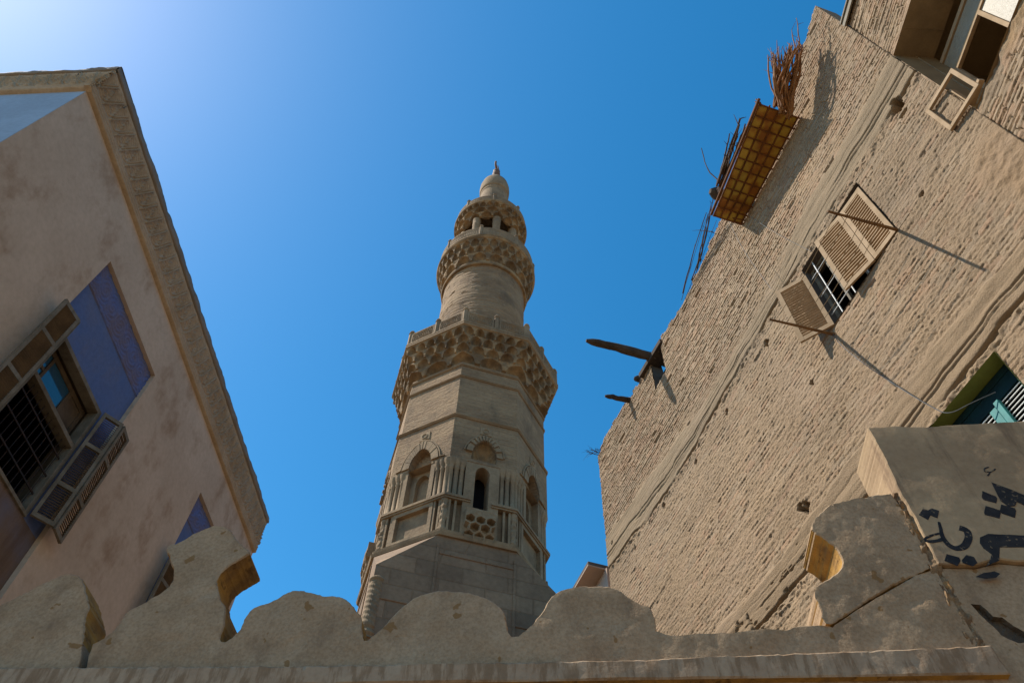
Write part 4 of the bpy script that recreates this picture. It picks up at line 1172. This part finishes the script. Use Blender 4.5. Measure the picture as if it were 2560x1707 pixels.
def polar_grid(name, TH, Z, Rr, mt, uvs=True):
    n, k = Rr.shape
    x = TC.x + UN * Rr * np.cos(TH); y = TC.y + UN * Rr * np.sin(TH); z = GZ + UN * (Z + 1.2692)
    P = np.stack([x, y, z], -1)
    idx = np.arange(n * k).reshape(n, k)
    q = np.stack([idx[:-1, :-1], idx[:-1, 1:], idx[1:, 1:], idx[1:, :-1]], -1).reshape(-1, 4)
    t = Tower(); t.v = [tuple(p) for p in P.reshape(-1, 3)]; t.f = [tuple(f) for f in q.tolist()]; t.mi = [0] * len(t.f)
    return t.done(name, mt)

def polyr(TH):
    """radius of the octagon with corner radius 1"""
    a = (TH - rad(PH) + math.pi / 8) % (math.pi / 4) - math.pi / 8   # 0 at corners
    b = math.pi / 8 - np.abs(a)
    return math.cos(math.pi / 8) / np.cos(b)

def muqarnas(name, z0, z1, R0, R1, tiers, poly, mt, nth, nz, ph):
    """tiers: list of (share of height, cells round, shift, depth)"""
    TH, t = np.meshgrid(np.linspace(0, 2 * math.pi, nth + 1) + rad(ph), np.linspace(0, 1, nz))
    cum = np.cumsum([0] + [q[0] for q in tiers]); cum = cum / cum[-1]
    i = np.clip(np.searchsorted(cum, t.ravel(), side='right').reshape(t.shape) - 1, 0, len(tiers) - 1)
    lo, hi = cum[i], cum[i + 1]
    b = (t - lo) / (hi - lo)
    f = lambda q: R0 + (R1 - R0) * q ** 0.8
    Ri, Rn = f(lo), f(hi)
    N = np.array([q[1] for q in tiers])[i]; sh = np.array([q[2] for q in tiers])[i]; dp = np.array([q[3] for q in tiers])[i]
    c = (TH - rad(ph)) / (2 * math.pi) * N + sh
    a = np.abs((c - np.floor(c)) * 2 - 1)
    cell = hsh(np.floor(c), i * 1.0, 3)
    wd = (0.80 + 0.10 * cell) * np.clip(1 - (b * 1.06) ** 2.6, 0, 1) ** 0.6
    inside = a < wd
    q = np.clip(a / np.maximum(wd, .05), 0, 1)
    hol = Ri - dp * (0.8 + 0.5 * cell) * (1 - q ** 3) + (Rn - Ri + dp) * 0.85 * b ** 4
    rib = 0.02 * np.abs(np.sin(q * 4.7)) * (dp > .12)
    face = Ri + (Rn - Ri) * (0.55 + 0.45 * b)
    r = np.where(inside, np.minimum(hol + rib, face), face)
    r = r + 0.010 * vn(TH * 30, t * 40, 3) - 0.03 * np.maximum(0, fbm(TH * 9, t * 9, 6, 3) - 0.5)
    r[-1] = R1
    r[0] = R0 - 0.02
    if poly: r = r * polyr(TH)
    return polar_grid(name, TH, z0 + (z1 - z0) * t, r, mt)

A0 = 2.31 * math.cos(math.pi / 8)
FACES = [PH + 22.5 + 45 * k for k in range(8)]       # k even: window faces, odd: niche faces
# square base with sloping corners
t = Tower()
sq = [PH - 22.5 + 90 * k for k in range(4)]
pt = lambda ang, r, z: (TC.x + UN * r * math.cos(rad(ang)), TC.y + UN * r * math.sin(rad(ang)), th_(z))
SR = A0 * math.sqrt(2)
vs = [pt(a, SR, -1.2692) for a in sq] + [pt(a, SR, 10.42) for a in sq] + [pt(PH + 45 * k, 2.31, 11.6) for k in range(8)]
fs = []
for k in range(4):
    n_ = (k + 1) % 4
    oL, oR = 8 + (2 * k) % 8, 8 + (2 * k + 1) % 8     # corners right of square corner k, left of corner k+1
    fs.append((k, n_, 4 + n_, oR, oL, 4 + k))
    fs.append((4 + k, oL, 8 + (2 * k - 1) % 8))
t.add(vs, fs)
t.done('base', MT['stone_block'])
t = Tower()
for k in (0, 3, 1):
    fr = TFr(FACES[2 * k]); e = A0 + .03
    for u_ in (-.885, .885): t.box(fr, u_ - .03, u_ + .03, A0 - .05, e, 9.3, 11.33)
    t.box(fr, -.855, .855, A0 - .05, e - .008, 11.05, 11.10); t.box(fr, -2.0, -.915, A0 - .05, e - .008, 9.62, 9.67); t.box(fr, .915, 2.0, A0 - .05, e - .008, 9.62, 9.67)
    t.box(fr, -.855, .855, A0 - .05, e - .006, 9.30, 9.35)
t.done('base_moulding', MT['stone_block'], bevel=.012)
for a in (sq[0], sq[1], sq[3]):
    t = Tower()
    c = Vector(pt(a, SR - .14, 0)); n = 110; prof = []
    vs, fs = [], []
    zs = [8.72 + (10.12 - 8.72) * k / n for k in range(n + 1)]
    for i, z in enumerate(zs):
        for k in range(20):
            g = 2 * math.pi * k / 20
            body = 8.98 < z < 9.98
            r = .15 * UN * (1 + (.035 * math.sin(g * 2 + z * 52) if body else .12 * math.sin(z * 40)))
            vs.append((c.x + r * math.cos(g), c.y + r * math.sin(g), th_(z)))
    for i in range(n):
        for k in range(20): fs.append((i * 20 + k, i * 20 + (k + 1) % 20, (i + 1) * 20 + (k + 1) % 20, (i + 1) * 20 + k))
    fs += [tuple(range(20))[::-1], tuple(n * 20 + k for k in range(20))]
    t.add(vs, fs); t.done('corner_column', MT['stone_carved'])

def arch(a, s, top, n=12, p=1.7, q=.62):
    L_ = []
    for k in range(2 * n + 1):
        x = -a + a * k / n
        L_.append((-x, s + (top - s) * max(0, 1 - (abs(x) / a) ** p) ** q))
    return L_          # right to left over the top
# octagonal stage
low = Tower(); upr = Tower()
hw = lambda w: w * math.tan(math.pi / 8)
for k, fa in enumerate(FACES):
    fr = TFr(fa); win = (k % 2 == 0)
    wl = A0 - .11
    # lower recessed ground with an opening for the middle slab
    if not win: panel(low, fr, rect(-hw(wl - .3), hw(wl - .3), 11.6, 14.12), [], wl - .30, .05, back=False, sides=False)
    if win:
        hole = [(-.185, 12.50), (.185, 12.50)] + arch(.185, 13.82, 14.02, 6)[0:]
        panel(low, fr, rect(-.44, .44, 11.75, 14.12), [hole], A0 - .012, .45, hole_t=.42, hole_mi=0)
    else:
        niche = [(-.36, 12.87), (.36, 12.87)] + arch(.36, 14.12 - .14, 14.119, 4)
        panel(low, fr, rect(-.46, .46, 12.80, 14.12), [[(-.34, 12.88), (.34, 12.88), (.34, 14.119), (-.34, 14.119)]], A0 - .012, .42, hole_t=.20)
        slot = [(-.19, 12.90), (.19, 12.90)] + arch(.19, 13.80, 14.02, 6)
        panel(low, fr, rect(-.36, .36, 12.86, 14.14), [slot], A0 - .20, .2, hole_t=.13, back=False)
        low.box(fr, -.22, .22, A0 - .36, A0 - .33, 12.85, 14.1)
        # panel frame under the niche
        panel(low, fr, rect(-.56, .56, 11.75, 12.79), [rect(-.46, .46, 11.86, 12.62)], A0 - .015, .3, hole_t=.11)
        low.box(fr, -.5, .5, A0 - .16, A0 - .125, 11.8, 12.7)
    wb = A0 - .15
    for sg in (-1, 1):
        u0, u1 = (.42, hw(wb) + .02) if win else (.44, hw(wb) + .02)
        panel(low, fr, rect(min(sg * u0, sg * u1), max(sg * u0, sg * u1), 11.6, 14.12), [], wb, .2, back=False)
        for uu_ in (.60, .74): low.box(fr, sg * uu_ - .026, sg * uu_ + .026, wb - .02, A0 - .03, 11.76, 12.79)
    # upper wall with the arched head
    if win:
        hd = [(-.33, 14.24), (.33, 14.24)] + arch(.33, 14.45, 14.95, 8)
        panel(upr, fr, rect(-hw(A0), hw(A0), 14.12, 15.74), [hd], A0, .4, hole_t=.30, back=False)
    else:
        hd = [(-.34, 14.121), (.34, 14.121)] + arch(.34, 14.22, 14.77, 8)
        panel(upr, fr, rect(-hw(A0), hw(A0), 14.12, 15.74), [hd], A0, .4, hole_t=.20, back=False)
        panel(upr, fr, rect(-.36, .36, 14.122, 14.8), [], A0 - .20, .1, back=False)
    A1 = 2.255 * math.cos(math.pi / 8)
    panel(upr, fr, rect(-hw(A1), hw(A1), 15.74, 18.25), [], A1, .4, back=False)
low.done('lower_stage', MT['stone_carved'])
upr.done('octagon_wall', MT['stone'])
t = Tower()
t.ring([(2.05, 11.55), (2.37, 11.55), (2.40, 11.62), (2.34, 11.66), (2.36, 11.73), (2.31, 11.76), (2.0, 11.77)], 8, PH)
t.done('sill_moulding', MT['stone_carved'])
t = Tower()
for k, fa in enumerate(FACES):
    fr = TFr(fa); e = 2.36 * math.cos(math.pi / 8)
    for sg in ((-1, 1) if k % 2 == 0 else (0,)):
        t = Tower()
        for (za, zb, q) in ((12.74, 12.79, e - .03), (12.79, 12.86, e)):
            h_ = hw(q)
            a, b = (-h_, h_) if sg == 0 else ((.26, h_) if sg > 0 else (-h_, -.26))
            h2 = lambda x, w_: math.copysign(hw(w_), x) if abs(x) > .5 else x
            v = [fr(h2(x, w_), w_, z) for z in (za, zb) for (x, w_) in ((a, 2.0), (b, 2.0), (b, q), (a, q))]
            t.add(v, [(0, 3, 2, 1), (4, 5, 6, 7), (0, 1, 5, 4), (1, 2, 6, 5), (2, 3, 7, 6), (3, 0, 4, 7)])
        t.done('shelf_moulding', MT['stone_carved'])
for (za, zb, r) in ((15.70, 15.80, 2.31), (17.52, 17.60, 2.255), (18.06, 18.13, 2.255)):
    t = Tower()
    t.ring([(r - .2, za), (r + .03, za), (r + .045, za + .02), (r + .012, (za + zb) / 2), (r + .045, zb - .02), (r + .03, zb), (r - .2, zb)], 8, PH)
    t.done('string_moulding', MT['stone_carved'])
# near-black ring standing in for the shade behind the window slots
t = Tower(); t.ring([(1.62, 12.2), (1.62, 14.2)], 24, PH); t.done('shade_core', MT['dark'])
# colonnettes
for k in (0, 1, 2, 6, 7, 5):
    fr = TFr(FACES[k])
    for uu_ in (-.80, -.66, -.52, .52, .66, .80):
        t = Tower()
        c = fr(uu_, A0 - .085, 0)
        prof = [(.072, 12.86), (.088, 12.88), (.088, 12.93), (.062, 12.96), (.060, 13.45), (.058, 13.80), (.078, 13.83), (.066, 13.86), (.082, 13.92), (.112, 14.02), (.118, 14.12)]
        vs, fs = [], []
        for r, z in prof:
            for q in range(10):
                g = 2 * math.pi * q / 10; vs.append((c.x + UN * r * math.cos(g), c.y + UN * r * math.sin(g), th_(z)))
        for i in range(len(prof) - 1):
            for q in range(10): fs.append((i * 10 + q, i * 10 + (q + 1) % 10, (i + 1) * 10 + (q + 1) % 10, (i + 1) * 10 + q))
        t.add(vs, fs); t.done('colonnette', MT['stone_carved'], smooth=True)
for k in (0, 1, 7, 6):          # rope-carved bars at the lower corners
    a = PH + 45 * k
    t = Tower(); t.tube([Vector(pt(a, 2.20, 11.74 + .085 * i)) for i in range(13)], [UN * (.085 + .014 * (i % 2)) for i in range(13)], 10, wob=.35, seed=k)
    t.done('corner_bar', MT['stone_carved'])
# hoods, shells, medallions, brackets
for k in (0, 1, 2, 5, 6, 7):
    fr = TFr(FACES[k]); win = (k % 2 == 0)
    a_in, s_in, t_in = (.335, 14.45, 14.96) if win else (.345, 14.22, 14.78)
    a_out, t_out = (.50, 15.13) if win else (.56, 15.08)
    inn, ou = arch(a_in, s_in, t_in, 10), arch(a_out, s_in, t_out, 10)
    t = Tower()
    for q in range(20):
        lift = random.uniform(.035, .055) if not win else (.075 if q % 2 else .035)
        f4 = [inn[q], ou[q], ou[q + 1], inn[q + 1]]
        f4 = [(x + (.0 if i in (0, 1) else .006), z) for i, (x, z) in enumerate(f4)]
        panel(t, fr, f4, [], A0 + lift, lift + .02, back=False)
    t.done('arch_hood', MT['stone_carved'])
    t = Tower()
    o2 = [(x * 1.06, z + .03) for x, z in arch(a_out, s_in, t_out, 14)]
    t.tube([fr(x, A0 + .02, z) for x, z in ([(a_out * 1.06 + .14, s_in + .01)] if not win else []) + o2 + ([(-a_out * 1.06 - .14, s_in + .01)] if not win else [])], UN * .024, 6)
    t.done('hood_moulding', MT['stone_carved'])
    t = Tower()
    t.box(fr, -.155, .155, A0 - .02, A0 + .022, t_out + .08, t_out + .36)
    t.tube([fr(.085 * math.cos(g * math.pi / 8), A0 + .024, t_out + .22 + .085 * math.sin(g * math.pi / 8)) for g in range(17)], UN * .02, 6)
    t.done('medallion', MT['stone_carved'])
    if win:
        nphi, nr = 97, 14
        vs, fs = [], []
        for i in range(nphi):
            ph_ = math.pi * i / (nphi - 1)
            d = Vector((math.cos(ph_), math.sin(ph_)))
            lo_r, hi_r = 0, .8
            for _ in range(24):
                mid = (lo_r + hi_r) / 2; x, z = d.x * mid, 14.24 + d.y * mid
                ok = abs(x) <= .335 and (z <= 14.45 or z <= 14.45 + .51 * max(0, 1 - (abs(x) / .335) ** 1.7) ** .62)
                if ok: lo_r = mid
                else: hi_r = mid
            for j in range(nr):
                p = j / (nr - 1); rr_ = lo_r * p
                dep = .27 * math.sqrt(max(0, 1 - p ** 2.2)) + .075 * p * abs(math.sin(ph_ * 6.5)) * (1 - .3 * p)
                vs.append(fr(d.x * rr_, A0 - .01 - dep, 14.24 + d.y * rr_))
        for i in range(nphi - 1):
            for j in range(nr - 1): fs.append((i * nr + j, i * nr + j + 1, (i + 1) * nr + j + 1, (i + 1) * nr + j))
        t = Tower(); t.add(vs, fs); t.done('shell_niche', MT['stone_ochre'])
        # honeycomb bracket of the lost balcony
        gx, gz = np.meshgrid(np.linspace(-.37, .37, 60), np.linspace(11.58, 12.46, 70))
        row = np.floor((gz - 11.58) / .22); cx_ = (gx + .37) / .247 + .5 * (row % 2)
        dx = (cx_ - np.floor(cx_) - .5) * .247; dz = (gz - 11.58 - (row + .5) * .22)
        hx = np.maximum(np.abs(dx) * 1.0, np.abs(dx) * .5 + np.abs(dz) * .9)
        w_ = A0 + .16 - .17 * sstep(.105, .085, hx) * (row < 3) - .10 * sstep(12.0, 11.6, gz)
        w_ = w_ + .01 * fbm(gx * 9, gz * 9, k)
        w_[0] = A0 - .05; w_[-1] = A0 - .05; w_[:, 0] = A0 - .05; w_[:, -1] = A0 - .05
        gz[0] = gz[1]; gz[-1] = gz[-2]; gx[:, 0] = gx[:, 1]; gx[:, -1] = gx[:, -2]
        t = Tower(); idx = np.arange(gx.size).reshape(gx.shape)
        t.v = [tuple(fr(float(a), float(b), float(c))) for a, b, c in zip(gx.ravel(), w_.ravel(), gz.ravel())]
        t.f = [tuple(q) for q in np.stack([idx[:-1, :-1], idx[:-1, 1:], idx[1:, 1:], idx[1:, :-1]], -1).reshape(-1, 4).tolist()]; t.mi = [0] * len(t.f)
        t.done('honeycomb_bracket', MT['stone_carved'])
# first gallery
muqarnas('stalactite_cornice', 18.25, 19.62, 2.25, 2.70, [(.27, 16, .5, .20), (.24, 32, .5, .12), (.25, 40, .5, .14), (.24, 48, 0, .16)], True, MT['stone_ochre'], 1440, 120, PH)
t = Tower()
t.ring([(2.2, 19.60), (2.70, 19.60), (2.755, 19.63), (2.755, 19.69), (2.72, 19.70), (2.76, 19.73), (2.76, 19.79), (1.5, 19.80)], 8, PH)
t.done('gallery_floor', MT['stone_carved'])
def carve(x, z, seed):
    r1 = np.hypot(x, z)
    g_ = .5 * np.sin(x * 62 + z * 30) * np.sin(x * 62 - z * 30) + .5 * np.sin(r1 * 95)
    return .016 * np.sign(g_) * np.abs(g_) ** .4
RB = 2.70 * math.cos(math.pi / 8)
for k in range(8):
    fr = TFr(FACES[k])
    for sg in (-1, 1):
        u0, u1 = sorted((sg * .09, sg * (hw(RB) - .08)))
        gx, gz = np.meshgrid(np.linspace(u0, u1, 56), np.linspace(19.80, 20.40, 38))
        bx = np.minimum(np.minimum(gx - u0, u1 - gx), np.minimum(gz - 19.80, 20.40 - gz))
        w_ = RB + np.where(bx > .05, carve(gx - (u0 + u1) / 2, gz - 20.1, k), .012)
        gx2 = np.pad(gx, 1, mode='edge'); gz2 = np.pad(gz, 1, mode='edge'); w2_ = np.pad(w_, 1, constant_values=RB - .13)
        t = Tower(); idx = np.arange(gx2.size).reshape(gx2.shape)
        t.v = [tuple(fr(float(a), float(b), float(c))) for a, b, c in zip(gx2.ravel(), w2_.ravel(), gz2.ravel())]
        t.f = [tuple(q) for q in np.stack([idx[:-1, :-1], idx[:-1, 1:], idx[1:, 1:], idx[1:, :-1]], -1).reshape(-1, 4).tolist()]; t.mi = [0] * len(t.f)
        b0 = len(t.v); t.box(fr, u0, u1, RB - .14, RB - .125, 19.80, 20.40)
        t.done('parapet_panel', MT['stone_carved'])
def post(c, z0, z1, r, knob):
    t = Tower()
    prof = [(r * 1.1, z0), (r * 1.1, z0 + .05), (r, z0 + .07), (r, z1), (r * 1.15, z1 + .01), (r * .7, z1 + .03), (knob, z1 + .07), (knob * 1.08, z1 + .11), (knob * .75, z1 + .17), (knob * .2, z1 + .2)]
    vs, fs = [], []
    for q_, (r_, z) in enumerate(prof):
        for q in range(12):
            g = 2 * math.pi * q / 12; fl = .012 * (q % 2) if 2 <= q_ <= 3 else 0
            vs.append((c[0] + UN * (r_ - fl) * math.cos(g), c[1] + UN * (r_ - fl) * math.sin(g), th_(z)))
    for i in range(len(prof) - 1):
        for q in range(12): fs.append((i * 12 + q, i * 12 + (q + 1) % 12, (i + 1) * 12 + (q + 1) % 12, (i + 1) * 12 + q))
    fs.append(tuple((len(prof) - 1) * 12 + q for q in range(12)))
    t.add(vs, fs); t.done('parapet_post', MT['stone_carved'])
for k in range(8):
    post(pt(PH + 45 * k, 2.64, 0), 19.79, 20.46, .095, .085)
    post(pt(PH + 22.5 + 45 * k, RB - .03, 0), 19.79, 20.46, .088, .08)
# round stage
TH, zz = np.meshgrid(np.linspace(0, 2 * math.pi, 361) + rad(90), np.linspace(19.8, 25.5, 170))
ro = 1.60 - .03 * (zz - 19.8) / 5.7 + .007 * fbm(TH * 5, zz * 6, 4, 4) + .004 * vn(TH * 1.6 * 3, np.floor(zz / .2) * 5, 2) - .012 * np.exp(-(((zz / .2) - np.floor(zz / .2) - .5) / .07) ** 2)
ro += np.minimum(0, fbm(TH * 3.5, zz * 5, 12, 4) + .75) * .10 * sstep(22, 24, zz)
ph8 = ((TH - rad(PH)) / (math.pi / 4)); dx = (ph8 - np.round(ph8)) * (math.pi / 4) * 1.6
for rr_ in (.40, .48): ro += .028 * np.exp(-((np.hypot(dx, np.maximum(0, zz - 20.9) * 1.1) - rr_) / .018) ** 2)
polar_grid('round_wall', TH, zz, ro, MT['stone'])
t = Tower(); t.ring([(1.5, 25.44), (1.66, 25.46), (1.68, 25.52), (1.63, 25.56), (1.64, 25.72), (1.5, 25.76)], 96); t.done('collar_moulding', MT['stone_ochre'])
muqarnas('stalactite_cornice', 25.72, 27.02, 1.60, 1.95, [(.36, 16, .5, .13), (.30, 32, .5, .09), (.34, 32, 0, .08)], False, MT['stone_ochre'], 960, 110, PH)
t = Tower(); t.ring([(1.4, 27.0), (1.95, 27.0), (2.0, 27.04), (2.02, 27.10), (1.99, 27.15), (1.965, 27.17), (2.0, 27.20), (2.0, 27.27), (.8, 27.28)], 128); t.done('gallery_floor', MT['stone_ochre'])
def round_parapet(r, z0, z1, n, zk, off):
    for k in range(n):
        ang = off + 360 / n * k; fr = TCyl(ang + 180 / n, r)
        half = math.pi * r / n - .07
        gx, gz = np.meshgrid(np.linspace(-half, half, 44), np.linspace(z0, z1, 26))
        bx = np.minimum(np.minimum(gx + half, half - gx), np.minimum(gz - z0, z1 - gz))
        w_ = r + np.where(bx > .06, .5 * carve(gx * .8, gz - (z0 + z1) / 2, k), .006)
        gx2 = np.pad(gx, 1, mode='edge'); gz2 = np.pad(gz, 1, mode='edge'); w2_ = np.pad(w_, 1, constant_values=r - .12)
        t = Tower(); idx = np.arange(gx2.size).reshape(gx2.shape)
        t.v = [tuple(fr(float(a), float(b), float(c))) for a, b, c in zip(gx2.ravel(), w2_.ravel(), gz2.ravel())]
        t.f = [tuple(q) for q in np.stack([idx[:-1, :-1], idx[:-1, 1:], idx[1:, 1:], idx[1:, :-1]], -1).reshape(-1, 4).tolist()]; t.mi = [0] * len(t.f)
        t.done('parapet_panel', MT['stone_carved'])
        post(pt(ang, r - .03, 0), z0 - .01, zk, .085, .075)
round_parapet(1.95, 27.27, 27.93, 8, 28.0, PH)
# open pavilion
t = Tower(); t.ring([(.62, 27.2), (.62, 30.9)], 32); t.done('shade_core', MT['rubble'])  # added core, keeps the openings dark with no sky showing through
for k in range(8):
    c = pt(PH + 22.5 + 45 * k, 1.14, 0)
    t = Tower()
    prof = [(.19, 27.27), (.19, 27.5), (.17, 27.6), (.165, 30.0), (.18, 30.06), (.165, 30.12), (.175, 30.3), (.19, 30.40), (.19, 30.5)]
    vs, fs = [], []
    for r, z in prof:
        for q in range(16):
            g = 2 * math.pi * q / 16; vs.append((c[0] + UN * r * math.cos(g), c[1] + UN * r * math.sin(g), th_(z)))
    for i in range(len(prof) - 1):
        for q in range(16): fs.append((i * 16 + q, i * 16 + (q + 1) % 16, (i + 1) * 16 + (q + 1) % 16, (i + 1) * 16 + q))
    t.add(vs, fs); t.done('pavilion_column', MT['stone_carved'], smooth=True)
    fr = TCyl(PH + 45 * k, 1.16); half = math.pi * 1.16 / 8
    t = Tower()
    panel(t, fr, [(-half, 30.42), (-half + .14, 30.42)] + arch(half - .14, 30.42, 30.88, 8, 2.0, .6)[::-1][1:-1] + [(half - .14, 30.42), (half, 30.42), (half, 30.98), (-half, 30.98)], [], 1.20, .2, step=.08)
    t.done('pavilion_arch', MT['stone_ochre'])
t = Tower(); t.ring([(.5, 30.92), (1.25, 30.92), (1.25, 30.97), (.5, 30.97)], 48); t.done('pavilion_ceiling', MT['rubble'])
muqarnas('stalactite_cornice', 30.45, 31.28, 1.24, 1.62, [(.34, 16, .5, .12), (.33, 16, 0, .10), (.33, 32, 0, .07)], False, MT['stone_ochre'], 960, 96, PH + 22.5)
t = Tower(); t.ring([(1.0, 31.26), (1.61, 31.26), (1.655, 31.30), (1.66, 31.38), (1.63, 31.42), (1.65, 31.46), (.6, 31.47)], 128); t.done('gallery_floor', MT['stone_ochre'])
round_parapet(1.60, 31.46, 31.90, 8, 31.98, PH + 12)
t = Tower(); t.ring([(.70, 31.4), (.68, 33), (.66, 35.2), (.69, 35.3), (.69, 35.42), (.66, 35.45)], 48); t.done('neck', MT['stone_carved'], smooth=False)
t = Tower(); t.ring([(.58, 35.42), (.70, 35.44), (.735, 35.6), (.75, 36.0), (.735, 36.35), (.67, 36.72), (.56, 37.02), (.42, 37.28), (.25, 37.5), (.17, 37.6), (.13, 37.7)], 64); t.done('bulb', MT['stone_carved'], smooth=True)
t = Tower(); t.ring([(.13, 37.68), (.15, 37.83), (.13, 37.93), (.15, 38.03), (.20, 38.23), (.21, 38.38), (.15, 38.53), (.17, 38.63), (.19, 38.76), (.12, 38.9), (.05, 39.0), (.04, 39.2)], 24); t.done('finial', MT['bronze'], smooth=True)
t = Tower()
fr = TFr(PH + 78)
g0 = [rad(-90 + 18 + (360 - 36) * i / 30) for i in range(31)]
t.tube([fr(.26 * math.cos(g), .0, 39.52 + .40 * math.sin(g)) for g in [x + math.pi for x in g0]], [UN * (.016 + .05 * math.sin(math.pi * i / 30)) for i in range(31)], 8)
t.done('crescent', MT['bronze'], smooth=True)
